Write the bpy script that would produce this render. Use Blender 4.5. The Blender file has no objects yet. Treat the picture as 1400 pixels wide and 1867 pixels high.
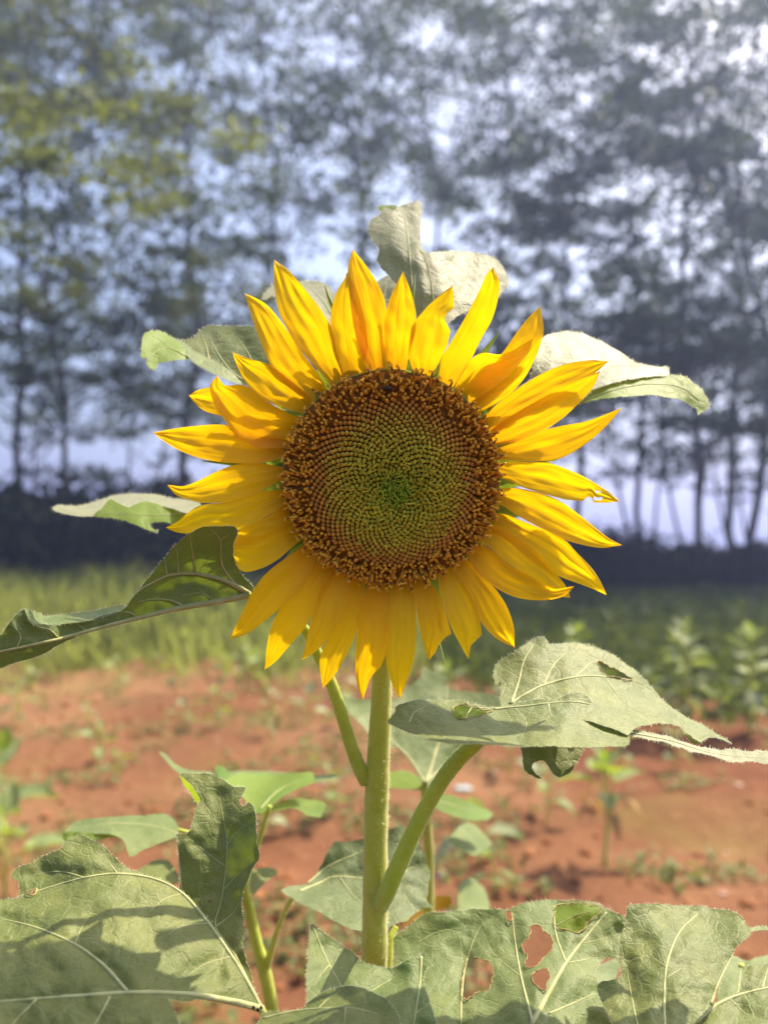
import bpy, math, random
import numpy as np
from mathutils import Vector, Matrix, noise
from mathutils.geometry import delaunay_2d_cdt

random.seed(7)
rng = np.random.default_rng(7)
sc = bpy.context.scene
COL = sc.collection

# ------------------------------------------------------------------ camera, sky, sun, exposure
FPX = 1404.0                                   # focal length in photo pixels (photo is 1400 x 1867)
CAM = Vector((0.0, 0.0, 1.25))
PITCH = math.atan((1000 - 933.5) / FPX)
cam_d = bpy.data.cameras.new('camera')
cam = bpy.data.objects.new('camera', cam_d)
COL.objects.link(cam)
cam.location = CAM
cam.rotation_euler = (math.pi / 2 + PITCH, 0, 0)
cam_d.sensor_fit = 'HORIZONTAL'
cam_d.sensor_width = 36
cam_d.lens = 36 * FPX / 1400
cam_d.clip_start = 0.02
cam_d.clip_end = 3000
cam_d.dof.use_dof = True
cam_d.dof.focus_distance = 0.385
cam_d.dof.aperture_fstop = cam_d.lens / 5.2    # a 5.2 mm wide opening
cam_d.dof.aperture_blades = 0
sc.camera = cam

SUN = Vector((0.50, 0.32, 0.80)).normalized()  # towards the sun: right, beyond the flower, high
EL = math.asin(SUN.z)
AZ = math.atan2(SUN.x, SUN.y)
world = bpy.data.worlds.new("World")
sc.world = world
world.use_nodes = True
wn = world.node_tree
wn.nodes.clear()
sky = wn.nodes.new('ShaderNodeTexSky')
sky.sky_type = 'NISHITA'
sky.sun_disc = False
sky.sun_elevation = EL
sky.sun_rotation = AZ
sky.air_density = 1.0
sky.dust_density = 6.5
sky.ozone_density = 3.0
bg = wn.nodes.new('ShaderNodeBackground')
bg.inputs['Strength'].default_value = 0.145
wo = wn.nodes.new('ShaderNodeOutputWorld')
wn.links.new(sky.outputs[0], bg.inputs[0])
wn.links.new(bg.outputs[0], wo.inputs[0])

sd = bpy.data.lights.new('sun', 'SUN')
sd.energy = 5.0
sd.angle = math.radians(0.53)
sd.color = (1.0, 0.86, 0.62)
so = bpy.data.objects.new('sun', sd)
COL.objects.link(so)
so.rotation_euler = SUN.to_track_quat('Z', 'Y').to_euler()
so.location = (3, 3, 8)

sc.view_settings.view_transform = 'Standard'
sc.view_settings.look = 'None'
sc.view_settings.gamma = 1
sc.view_settings.exposure = 1.2
sc.cycles.max_bounces = 8
sc.cycles.diffuse_bounces = 4
sc.cycles.transmission_bounces = 6
sc.cycles.volume_bounces = 0
sc.cycles.use_denoising = True
sc.cycles.sample_clamp_indirect = 6

# ------------------------------------------------------------------ helpers
CR, CU, CF = Vector((1, 0, 0)), Vector((0, -math.sin(PITCH), math.cos(PITCH))), Vector((0, math.cos(PITCH), math.sin(PITCH)))

def P(x, y, d):
    """the point that lies d metres in front of the lens, along the line of sight of a photo pixel"""
    return CAM + CR * ((x - 700) / FPX * d) + CU * ((933.5 - y) / FPX * d) + CF * d

def PA(xy, d):
    x = (xy[:, 0] - 700) / FPX * d
    u = (933.5 - xy[:, 1]) / FPX * d
    return np.array(CAM)[None] + x[:, None] * np.array(CR)[None] + u[:, None] * np.array(CU)[None] + d[:, None] * np.array(CF)[None]

def G(x, y):
    """where the line of sight of a photo pixel meets the ground"""
    r = P(x, y, 1.0) - CAM
    t = -CAM.z / r.z
    return CAM + r * t

def wloc(o):
    v = Vector((0, 0, 0))
    while o is not None:
        v = v + o.location
        o = o.parent
    return v

class MB:
    def __init__(s):
        s.v, s.f, s.m, s.uv, s.n = [], [], [], [], 0
    def add(s, v, f, mat=0, uv=None):
        v = np.asarray(v, dtype=float).reshape(-1, 3)
        s.v.append(v)
        s.uv.append(np.zeros((len(v), 2)) if uv is None else np.asarray(uv, dtype=float))
        k = s.n
        s.f.extend([tuple(int(i) + k for i in q) for q in f])
        s.m.extend([mat] * len(f))
        s.n += len(v)
    def mesh(s, name, mats, off=None, smooth=True, attr=None):
        v = np.concatenate(s.v) if s.v else np.zeros((0, 3))
        if off is not None:
            v = v - np.array(off)[None]
        me = bpy.data.meshes.new(name)
        me.from_pydata(v.tolist(), [], s.f)
        for m in mats:
            me.materials.append(m)
        me.polygons.foreach_set('material_index', s.m)
        me.polygons.foreach_set('use_smooth', [smooth] * len(s.f))
        uv = np.concatenate(s.uv)
        ul = me.uv_layers.new(name='UVMap')
        li = np.empty(len(me.loops), dtype=np.int32)
        me.loops.foreach_get('vertex_index', li)
        ul.data.foreach_set('uv', uv[li].ravel())
        if attr is not None:
            a = me.color_attributes.new('col', 'FLOAT_COLOR', 'POINT')
            c = np.concatenate([attr, np.ones((len(attr), 1))], axis=1)
            a.data.foreach_set('color', c.ravel())
        me.update()
        return me
    def build(s, name, mats, parent=None, smooth=True, attr=None):
        if not isinstance(mats, (list, tuple)):
            mats = [mats]
        me = s.mesh(name, mats, None if parent is None else wloc(parent), smooth, attr)
        return link(name, me, parent)

def link(name, me, parent=None):
    o = bpy.data.objects.new(name, me)
    COL.objects.link(o)
    if parent is not None:
        o.parent = parent
    return o

def thing(name, loc, label, cat, group=None):
    o = bpy.data.objects.new(name, None)
    o.empty_display_size = 0.05
    COL.objects.link(o)
    o.location = loc
    o['label'] = label
    o['category'] = cat
    if group:
        o['group'] = group
    return o

def copy_tree(o, parent=None):
    c = o.copy()
    COL.objects.link(c)
    if parent is not None:
        c.parent = parent
    for ch in o.children:
        copy_tree(ch, c)
    return c

def cr(pts, per=8, closed=False, ten=0.5):
    """smooth curve through points (any dimension)"""
    p = np.asarray(pts, dtype=float)
    n = len(p)
    out = []
    rngk = range(n if closed else n - 1)
    for i in rngk:
        p1, p2 = p[i], p[(i + 1) % n]
        p0 = p[i - 1] if (closed or i > 0) else 2 * p1 - p2
        p3 = p[(i + 2) % n] if (closed or i + 2 < n) else 2 * p2 - p1
        m1, m2 = ten * (p2 - p0), ten * (p3 - p1)
        L = np.linalg.norm(p2 - p1)
        for m in (m1, m2):
            l = np.linalg.norm(m)
            if l > 1.1 * L > 0:
                m *= 1.1 * L / l
        for k in range(per):
            t = k / per
            out.append((2*t**3-3*t**2+1)*p1 + (t**3-2*t**2+t)*m1 + (-2*t**3+3*t**2)*p2 + (t**3-t**2)*m2)
    if not closed:
        out.append(p[-1])
    return np.array(out)

def resample(p, n=None, step=None):
    p = np.asarray(p, dtype=float)
    s = np.concatenate([[0], np.cumsum(np.linalg.norm(np.diff(p, axis=0), axis=1))])
    if n is None:
        n = max(2, int(s[-1] / step) + 1)
    t = np.linspace(0, s[-1], n)
    return np.stack([np.interp(t, s, p[:, k]) for k in range(p.shape[1])], axis=1)

def tube(mb, pts, rad, seg=8, mat=0, cap=True):
    pts = np.asarray(pts, dtype=float)
    n = len(pts)
    rad = np.broadcast_to(np.asarray(rad, dtype=float), (n,))
    tan = np.gradient(pts, axis=0)
    tan /= np.linalg.norm(tan, axis=1)[:, None] + 1e-12
    ref = np.array([0.31, 0.87, 0.38])
    if abs(np.dot(tan[0], ref)) > 0.9:
        ref = np.array([1.0, 0, 0])
    V, uv = [], []
    for i in range(n):
        a = ref - tan[i] * np.dot(ref, tan[i])
        a /= np.linalg.norm(a) + 1e-12
        b = np.cross(tan[i], a)
        ref = a
        for k in range(seg):
            th = 2 * math.pi * k / seg
            V.append(pts[i] + rad[i] * (math.cos(th) * a + math.sin(th) * b))
            uv.append((k / seg, i / max(1, n - 1)))
    F = []
    for i in range(n - 1):
        for k in range(seg):
            k2 = (k + 1) % seg
            F.append((i*seg+k, i*seg+k2, (i+1)*seg+k2, (i+1)*seg+k))
    if cap:
        F.append(tuple(range(seg))[::-1])
        F.append(tuple((n-1)*seg + k for k in range(seg)))
    mb.add(V, F, mat, uv)

def nz(x, y, s, seed=0.0):
    return noise.noise(Vector((x / s, y / s, seed)))

# ------------------------------------------------------------------ materials
def newmat(name):
    m = bpy.data.materials.new(name)
    m.use_nodes = True
    nt = m.node_tree
    nt.nodes.clear()
    out = nt.nodes.new('ShaderNodeOutputMaterial')
    return m, nt, out

def N(nt, t, **kw):
    n = nt.nodes.new(t)
    for k, v in kw.items():
        if k in n.inputs.keys():
            n.inputs[k].default_value = v
        else:
            setattr(n, k, v)
    return n

def ramp(nt, fac, stops, interp='LINEAR'):
    r = nt.nodes.new('ShaderNodeValToRGB')
    r.color_ramp.interpolation = interp
    el = r.color_ramp.elements
    while len(el) < len(stops):
        el.new(0.5)
    for e, (p, c) in zip(el, stops):
        e.position = p
        e.color = (*c, 1) if len(c) == 3 else c
    nt.links.new(fac, r.inputs[0])
    return r.outputs[0]

def mixc(nt, fac, a, b, mode='MIX'):
    m = nt.nodes.new('ShaderNodeMix')
    m.data_type = 'RGBA'
    m.blend_type = mode
    for s, v in ((m.inputs[0], fac), (m.inputs[6], a), (m.inputs[7], b)):
        if isinstance(v, (int, float)):
            s.default_value = v
        elif isinstance(v, tuple):
            s.default_value = (*v, 1)
        else:
            nt.links.new(v, s)
    return m.outputs[2]

def mathn(nt, op, a, b=0.0):
    m = nt.nodes.new('ShaderNodeMath')
    m.operation = op
    for s, v in zip(m.inputs, (a, b)):
        if isinstance(v, (int, float)):
            s.default_value = v
        else:
            nt.links.new(v, s)
    return m.outputs[0]

def noise_tex(nt, scale, detail=4, vec=None, rough=0.55, dist=0.0):
    n = N(nt, 'ShaderNodeTexNoise', Scale=scale, Detail=detail, Roughness=rough, Distortion=dist)
    if vec is not None:
        nt.links.new(vec, n.inputs['Vector'])
    return n.outputs['Fac']

def bump(nt, h, strength, dist, normal=None):
    b = N(nt, 'ShaderNodeBump', Strength=strength, Distance=dist)
    nt.links.new(h, b.inputs['Height'])
    if normal is not None:
        nt.links.new(normal, b.inputs['Normal'])
    return b.outputs[0]

def leafmat(name, up_a, up_b, un, trans, tfac, rough=0.52, sheen=0.15, vein=(0.34, 0.38, 0.2), cell=110, spots=True):
    m, nt, out = newmat(name)
    tc = nt.nodes.new('ShaderNodeTexCoord')
    ob = tc.outputs['Object']
    big = noise_tex(nt, 16, 4, ob)
    c_up = mixc(nt, ramp(nt, big, [(0.35, (0, 0, 0)), (0.65, (1, 1, 1))]), up_a, up_b)
    mid_n = noise_tex(nt, 55, 4, ob, 0.6)
    c_up = mixc(nt, ramp(nt, mid_n, [(0.40, (0.5, 0.5, 0.5)), (0.55, (0, 0, 0))]), c_up, tuple(v * k for v, k in zip(up_a, (0.62, 0.80, 0.55))))
    c_up = mixc(nt, ramp(nt, mid_n, [(0.56, (0, 0, 0)), (0.75, (0.5, 0.5, 0.5))]), c_up, tuple(v * k for v, k in zip(up_b, (1.25, 1.18, 0.95))))
    geo = nt.nodes.new('ShaderNodeNewGeometry')
    c = mixc(nt, geo.outputs['Backfacing'], c_up, un)
    wob = N(nt, 'ShaderNodeTexNoise', Scale=90, Detail=2)
    nt.links.new(ob, wob.inputs['Vector'])
    vadd = nt.nodes.new('ShaderNodeVectorMath')
    vadd.operation = 'MULTIPLY_ADD'
    vadd.inputs[1].default_value = (0.006, 0.006, 0.006)
    nt.links.new(wob.outputs['Color'], vadd.inputs[0])
    nt.links.new(ob, vadd.inputs[2])
    vo = N(nt, 'ShaderNodeTexVoronoi', Scale=cell, feature='DISTANCE_TO_EDGE')
    nt.links.new(vadd.outputs[0], vo.inputs['Vector'])
    net = ramp(nt, vo.outputs['Distance'], [(0.0, (1, 1, 1)), (0.075, (0, 0, 0))])
    vo2 = N(nt, 'ShaderNodeTexVoronoi', Scale=cell * 3.2, feature='DISTANCE_TO_EDGE')
    nt.links.new(vadd.outputs[0], vo2.inputs['Vector'])
    net2 = ramp(nt, vo2.outputs['Distance'], [(0.0, (1, 1, 1)), (0.12, (0, 0, 0))])
    c = mixc(nt, mathn(nt, 'MULTIPLY', net, 0.13), c, vein)
    c = mixc(nt, mathn(nt, 'MULTIPLY', net2, 0.10), c, vein)
    grain = noise_tex(nt, 1500, 3, ob)
    c = mixc(nt, 0.45, c, ramp(nt, grain, [(0.3, (0.3, 0.3, 0.3)), (0.7, (0.72, 0.72, 0.7))]), 'OVERLAY')
    if spots:
        sp = noise_tex(nt, 42, 3, ob, 0.6)
        c = mixc(nt, ramp(nt, sp, [(0.66, (0, 0, 0)), (0.74, (0.55, 0.55, 0.55))]), c, (0.30, 0.30, 0.07))
        sp2 = noise_tex(nt, 120, 2, ob, 0.5)
        c = mixc(nt, ramp(nt, sp2, [(0.755, (0, 0, 0)), (0.785, (0.9, 0.9, 0.9))]), c, (0.09, 0.045, 0.02))
    h = mathn(nt, 'ADD', mathn(nt, 'MULTIPLY', net, -0.22), mathn(nt, 'MULTIPLY', grain, 0.35))
    h = mathn(nt, 'ADD', h, mathn(nt, 'MULTIPLY', net2, -0.12))
    h = mathn(nt, 'ADD', h, mathn(nt, 'MULTIPLY', noise_tex(nt, 130, 3, ob), 1.3))
    nrm = bump(nt, h, 0.55, 0.0012)
    bs = N(nt, 'ShaderNodeBsdfPrincipled', Roughness=rough)
    bs.inputs['Specular IOR Level'].default_value = 0.35
    bs.inputs['Sheen Weight'].default_value = sheen
    bs.inputs['Sheen Roughness'].default_value = 0.5
    bs.inputs['Sheen Tint'].default_value = (0.95, 1.0, 0.88, 1)
    nt.links.new(c, bs.inputs['Base Color'])
    nt.links.new(nrm, bs.inputs['Normal'])
    tr = nt.nodes.new('ShaderNodeBsdfTranslucent')
    tcx = mixc(nt, mathn(nt, 'MULTIPLY', net, 0.5), trans, tuple(v * 0.55 for v in trans))
    tcx = mixc(nt, mathn(nt, 'MULTIPLY', big, 0.5), tcx, tuple(v * 0.8 for v in trans))
    nt.links.new(tcx, tr.inputs['Color'])
    mx = nt.nodes.new('ShaderNodeMixShader')
    mx.inputs[0].default_value = tfac
    nt.links.new(bs.outputs[0], mx.inputs[1])
    nt.links.new(tr.outputs[0], mx.inputs[2])
    nt.links.new(mx.outputs[0], out.inputs[0])
    return m

def simplemat(name, a, b, scale=60, rough=0.7, trans=None, tfac=0.3, bumpd=0.0, spec=0.3, coord='Object', sheen=0.0):
    m, nt, out = newmat(name)
    tc = nt.nodes.new('ShaderNodeTexCoord')
    n = noise_tex(nt, scale, 4, tc.outputs[coord])
    c = mixc(nt, ramp(nt, n, [(0.35, (0, 0, 0)), (0.65, (1, 1, 1))]), a, b)
    bs = N(nt, 'ShaderNodeBsdfPrincipled', Roughness=rough)
    bs.inputs['Specular IOR Level'].default_value = spec
    bs.inputs['Sheen Weight'].default_value = sheen
    nt.links.new(c, bs.inputs['Base Color'])
    if bumpd:
        nt.links.new(bump(nt, n, 0.6, bumpd), bs.inputs['Normal'])
    sh = bs.outputs[0]
    if trans:
        tr = nt.nodes.new('ShaderNodeBsdfTranslucent')
        tr.inputs['Color'].default_value = (*trans, 1)
        mx = nt.nodes.new('ShaderNodeMixShader')
        mx.inputs[0].default_value = tfac
        nt.links.new(sh, mx.inputs[1])
        nt.links.new(tr.outputs[0], mx.inputs[2])
        sh = mx.outputs[0]
    nt.links.new(sh, out.inputs[0])
    return m

def attrmat(name, rough=0.6, trans=0.0, spec=0.3):
    m, nt, out = newmat(name)
    at = N(nt, 'ShaderNodeAttribute', attribute_name='col')
    bs = N(nt, 'ShaderNodeBsdfPrincipled', Roughness=rough)
    bs.inputs['Specular IOR Level'].default_value = spec
    nt.links.new(at.outputs['Color'], bs.inputs['Base Color'])
    sh = bs.outputs[0]
    if trans:
        tr = nt.nodes.new('ShaderNodeBsdfTranslucent')
        nt.links.new(at.outputs['Color'], tr.inputs['Color'])
        mx = nt.nodes.new('ShaderNodeMixShader')
        mx.inputs[0].default_value = trans
        nt.links.new(sh, mx.inputs[1])
        nt.links.new(tr.outputs[0], mx.inputs[2])
        sh = mx.outputs[0]
    nt.links.new(sh, out.inputs[0])
    return m

def petalmat():
    m, nt, out = newmat('petal_yellow')
    tc = nt.nodes.new('ShaderNodeTexCoord')
    sp = nt.nodes.new('ShaderNodeSeparateXYZ')
    nt.links.new(tc.outputs['UV'], sp.inputs[0])
    mp = nt.nodes.new('ShaderNodeMapping')
    mp.inputs['Scale'].default_value = (26, 1.6, 1)
    nt.links.new(tc.outputs['UV'], mp.inputs[0])
    oi = nt.nodes.new('ShaderNodeObjectInfo')
    st = N(nt, 'ShaderNodeTexNoise', Scale=1.0, Detail=3, noise_dimensions='4D')
    nt.links.new(mp.outputs[0], st.inputs['Vector'])
    nt.links.new(mathn(nt, 'MULTIPLY', oi.outputs['Random'], 40), st.inputs['W'])
    streak = st.outputs['Fac']
    c = ramp(nt, sp.outputs['Y'], [(0.0, (0.80, 0.34, 0.003)), (0.22, (0.87, 0.475, 0.003)), (0.6, (0.90, 0.565, 0.003)), (1.0, (0.91, 0.61, 0.006))])
    c = mixc(nt, ramp(nt, streak, [(0.38, (0.35, 0.35, 0.35)), (0.6, (0, 0, 0))]), c, (0.84, 0.46, 0.002))
    bl = noise_tex(nt, 30, 3, tc.outputs['Object'])
    c = mixc(nt, mathn(nt, 'MULTIPLY', bl, 0.25), c, (0.87, 0.50, 0.002))
    hs = nt.nodes.new('ShaderNodeHueSaturation')
    nt.links.new(mathn(nt, 'ADD', mathn(nt, 'MULTIPLY', oi.outputs['Random'], 0.016), 0.492), hs.inputs['Hue'])
    nt.links.new(c, hs.inputs['Color'])
    c = hs.outputs[0]
    h = mathn(nt, 'ADD', mathn(nt, 'MULTIPLY', streak, 1.0), mathn(nt, 'MULTIPLY', noise_tex(nt, 900, 2, tc.outputs['Object']), 0.15))
    nrm = bump(nt, h, 0.5, 0.0008)
    bs = N(nt, 'ShaderNodeBsdfPrincipled', Roughness=0.48)
    bs.inputs['Specular IOR Level'].default_value = 0.3
    nt.links.new(c, bs.inputs['Base Color'])
    nt.links.new(nrm, bs.inputs['Normal'])
    tr = nt.nodes.new('ShaderNodeBsdfTranslucent')
    nt.links.new(c, tr.inputs['Color'])
    mx = nt.nodes.new('ShaderNodeMixShader')
    mx.inputs[0].default_value = 0.5
    nt.links.new(bs.outputs[0], mx.inputs[1])
    nt.links.new(tr.outputs[0], mx.inputs[2])
    nt.links.new(mx.outputs[0], out.inputs[0])
    return m

M_PETAL = petalmat()
M_LEAF = leafmat('leaf_felted', (0.102, 0.130, 0.028), (0.148, 0.172, 0.042), (0.10, 0.135, 0.032), (0.20, 0.28, 0.02), 0.28)
M_LEAFB = leafmat('leaf_bluish', (0.098, 0.143, 0.044), (0.140, 0.184, 0.060), (0.12, 0.19, 0.05), (0.28, 0.42, 0.03), 0.30, spots=False)
M_LEAFP = leafmat('leaf_pale', (0.18, 0.182, 0.098), (0.23, 0.225, 0.125), (0.17, 0.24, 0.08), (0.34, 0.42, 0.06), 0.28, sheen=0.5, spots=False)
M_LEAFG = leafmat('leaf_fresh', (0.10, 0.19, 0.035), (0.13, 0.22, 0.05), (0.14, 0.24, 0.03), (0.42, 0.58, 0.02), 0.45, spots=False, sheen=0.1)
M_VEIN = simplemat('leaf_vein', (0.36, 0.37, 0.14), (0.45, 0.44, 0.20), 200, 0.6, (0.4, 0.45, 0.1), 0.2, sheen=0.3)
M_STEM = simplemat('stem_green', (0.36, 0.375, 0.045), (0.45, 0.45, 0.085), 160, 0.55, (0.6, 0.65, 0.06), 0.25, 0.0006, sheen=0.4)
M_PETIOLE = simplemat('petiole_green', (0.39, 0.45, 0.040), (0.47, 0.52, 0.075), 160, 0.5, (0.5, 0.6, 0.04), 0.25, 0.0004, sheen=0.3)
M_HAIR = simplemat('plant_hair', (0.62, 0.62, 0.45), (0.7, 0.7, 0.55), 50, 0.5, (0.8, 0.8, 0.6), 0.5)
M_BRACT = simplemat('bract_green', (0.10, 0.15, 0.03), (0.15, 0.21, 0.045), 120, 0.6, (0.3, 0.45, 0.03), 0.3, 0.0004, sheen=0.3)
M_RIM = simplemat('bitten_rim', (0.20, 0.11, 0.04), (0.38, 0.30, 0.12), 300, 0.8)
M_BLACK = simplemat('dry_black', (0.02, 0.012, 0.008), (0.05, 0.025, 0.015), 400, 0.8)
M_DISC = simplemat('disc_dark', (0.16, 0.06, 0.008), (0.28, 0.11, 0.014), 500, 0.9)
M_BUD = attrmat('floret_bud', 0.65, 0.0)
M_BRIS = attrmat('floret_bristle', 0.55, 0.3)
M_COROLLA = simplemat('corolla_orange', (0.70, 0.31, 0.02), (0.84, 0.43, 0.035), 700, 0.6, (0.5, 0.2, 0.01), 0.2)
M_ANTHER = simplemat('anther_dark', (0.10, 0.038, 0.008), (0.28, 0.11, 0.016), 900, 0.5)
M_STIGMA = simplemat('stigma_gold', (0.90, 0.50, 0.04), (0.95, 0.62, 0.07), 700, 0.6, (0.8, 0.4, 0.02), 0.3)

# ------------------------------------------------------------------ sheets traced with their own depth (leaves)
def tps(ctrl):
    c = np.asarray(ctrl, dtype=float)
    xy, d = c[:, :2] / 100.0, c[:, 2]
    n = len(c)
    def U(r2):
        return np.where(r2 > 1e-12, 0.5 * r2 * np.log(r2 + 1e-20), 0)
    K = U(((xy[:, None] - xy[None]) ** 2).sum(-1)) + 0.02 * np.eye(n)
    A = np.zeros((n + 3, n + 3))
    A[:n, :n] = K
    A[:n, n] = 1; A[:n, n+1:] = xy
    A[n, :n] = 1; A[n+1:, :n] = xy.T
    w = np.linalg.solve(A, np.concatenate([d, np.zeros(3)]))
    def f(q):
        q = np.asarray(q, dtype=float) / 100.0
        return U(((q[:, None] - xy[None]) ** 2).sum(-1)) @ w[:n] + w[n] + q @ w[n+1:]
    return f

def inside(pts, poly):
    x, y = pts[:, 0], pts[:, 1]
    r = np.zeros(len(pts), dtype=bool)
    j = len(poly) - 1
    for i in range(len(poly)):
        xi, yi = poly[i]; xj, yj = poly[j]
        c = ((yi > y) != (yj > y)) & (x < (xj - xi) * (y - yi) / (yj - yi + 1e-12) + xi)
        r ^= c
        j = i
    return r

def segdist(q, line):
    best = np.full(len(q), 1e9)
    for a, b in zip(line[:-1], line[1:]):
        ab = b - a
        t = np.clip(((q - a) @ ab) / (ab @ ab + 1e-9), 0, 1)
        best = np.minimum(best, np.linalg.norm(q - (a + t[:, None] * ab), axis=1))
    return best

LEAF_ID = [0]
def leaf(parent, flaps, mats, label=None, step=6.0, hairs=True, name='leaf', quilt=0.0016, ruf=0.0016):
    """flaps: dicts o=outline, c=depth controls, side, holes, veins [(points, width px)], m=material index"""
    LEAF_ID[0] += 1
    sd_ = LEAF_ID[0] * 3.7
    mb = MB()
    vb = MB()
    hb = MB()
    rb_ = MB()
    for fl in flaps:
        f = tps(fl['c'])
        out = cr(fl['o'], 6, True, 0.42)
        out = resample(np.vstack([out, out[:1]]), step=step * 0.6)[:-1]
        jit = fl.get('jit', 0.9)
        out = out + np.array([[nz(x, y, 7, sd_) * jit * 2 + nz(x, y, 25, sd_) * jit * 2.5, nz(x, y, 7, sd_ + 9) * jit * 2 + nz(x, y, 25, sd_ + 9) * jit * 2.5] for x, y in out])
        loops = [out]
        for hpoly in fl.get('holes', []):
            h = cr(hpoly, 5, True, 0.4)
            h = resample(np.vstack([h, h[:1]]), step=step * 0.5)[:-1]
            h = h + np.array([[nz(x, y, 6, sd_ + 3) * 4, nz(x, y, 6, sd_ + 5) * 4] for x, y in h])
            loops.append(h)
        x0, y0 = out.min(0); x1, y1 = out.max(0)
        gx, gy = np.meshgrid(np.arange(x0, x1, step), np.arange(y0, y1, step * 0.866))
        gx = gx + (np.arange(gx.shape[0]) % 2)[:, None] * step * 0.5
        g = np.stack([gx.ravel(), gy.ravel()], 1) + rng.uniform(-0.12, 0.12, (gx.size, 2)) * step
        k = inside(g, out)
        for h in loops[1:]:
            k &= ~inside(g, h)
        g = g[k]
        for l in loops:
            if len(g):
                near = np.full(len(g), 1e9)
                ll = np.vstack([l, l[:1]])
                near = segdist(g, ll) if len(ll) < 900 else near
                g = g[near > step * 0.45]
        pts = np.vstack(loops + [g])
        edges = []
        b0 = 0
        for l in loops:
            n = len(l)
            edges += [(b0 + i, b0 + (i + 1) % n) for i in range(n)]
            b0 += n
        vv, _, ff, _, _, _ = delaunay_2d_cdt([Vector(p) for p in pts], edges, [], 0, 1e-5)
        vv = np.array([(v.x, v.y) for v in vv])
        tri = np.array([t for t in ff if len(t) == 3])
        cen = vv[tri].mean(1)
        keep = inside(cen, out)
        for h in loops[1:]:
            keep &= ~inside(cen, h)
        tri = tri[keep]
        d = f(vv)
        veins = [cr(v, 6) for v, w in fl.get('veins', [])]
        sgn = -1 if fl.get('side', 'up') == 'up' else 1
        if veins:
            dv = np.full(len(vv), 1e9)
            for v in veins:
                dv = np.minimum(dv, segdist(vv, resample(v, step=9)))
            d = d + sgn * quilt * (1 - np.exp(-(dv / 15.0) ** 2))
        else:
            d = d + sgn * quilt
        def wrinkle(q):
            return np.array([nz(x, y, 55, sd_ + 1) * ruf * 1.6 + nz(x, y, 17, sd_ + 2) * ruf * 0.5 for x, y in q])
        d = d + wrinkle(vv)
        w3 = PA(vv, d)
        a, b, c_ = vv[tri[:, 0]], vv[tri[:, 1]], vv[tri[:, 2]]
        cross = (b[:, 0]-a[:, 0])*(c_[:, 1]-a[:, 1]) - (b[:, 1]-a[:, 1])*(c_[:, 0]-a[:, 0])
        # image y runs down: a positive cross product turns away from the camera
        flip = (cross > 0) if fl.get('side', 'up') == 'up' else (cross < 0)
        tri = np.where(flip[:, None], tri[:, ::-1], tri)
        mb.add(w3, tri.tolist(), fl.get('m', 0), vv / 300.0)
        for h in loops[1:]:
            hc = np.vstack([h, h[:2]])
            dd = f(hc) + wrinkle(hc) + sgn * quilt
            tube(rb_, PA(hc, dd), np.array([0.5 + 1.1 * max(0, nz(p[0], p[1], 9, 5) + .35) for p in hc]) * dd / FPX, 5, 0)
        for (v, w), vs in zip(fl.get('veins', []), veins):
            q = resample(vs, step=5)
            if len(q) < 3:
                continue
            dd = f(q) + wrinkle(q)
            t = np.linspace(0, 1, len(q))
            r = (w * (0.8 if w < 8 else 0.9) * (1 - 0.78 * t) * 0.5) * dd / FPX
            tube(vb, PA(q, dd + r * (0.3 if sgn < 0 else 0.1)), r, 6, 0)
        if hairs:
            no = len(out)
            cen_o = out.mean(0)
            for i in range(no):
                tn = out[(i + 1) % no] - out[i - 1]
                nrm = np.array([tn[1], -tn[0]]) / (np.linalg.norm(tn) + 1e-9)
                if not inside((out[i] - nrm * 2)[None], out)[0]:
                    nrm = -nrm
                for _ in range(2):
                    p = out[i] + (out[(i + 1) % no] - out[i]) * random.random()
                    L = random.uniform(1.6, 4.2)
                    dirv = nrm + np.array([random.gauss(0, .35), random.gauss(0, .35)])
                    dd = float(f(p[None])[0]) + float(wrinkle(p[None])[0]) + sgn * quilt
                    e = p + dirv * L
                    de = dd + random.uniform(-1, 1) * L * dd / FPX * 0.6
                    wv = np.array([-dirv[1], dirv[0]]) * 0.33
                    A = PA(np.array([p + wv, p - wv, e]), np.array([dd, dd, de]))
                    hb.add(A, [(0, 1, 2)])
    o = mb.build(name, mats, parent)
    if label:
        o['label'] = label
    if vb.n:
        vb.build('veins', M_VEIN, o)
    if rb_.n:
        rb_.build('hole_rims', M_RIM, o)
    if hb.n:
        h = hb.build('edge_hairs', M_HAIR, o, smooth=False)
        h['kind'] = 'stuff'
    return o

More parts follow.
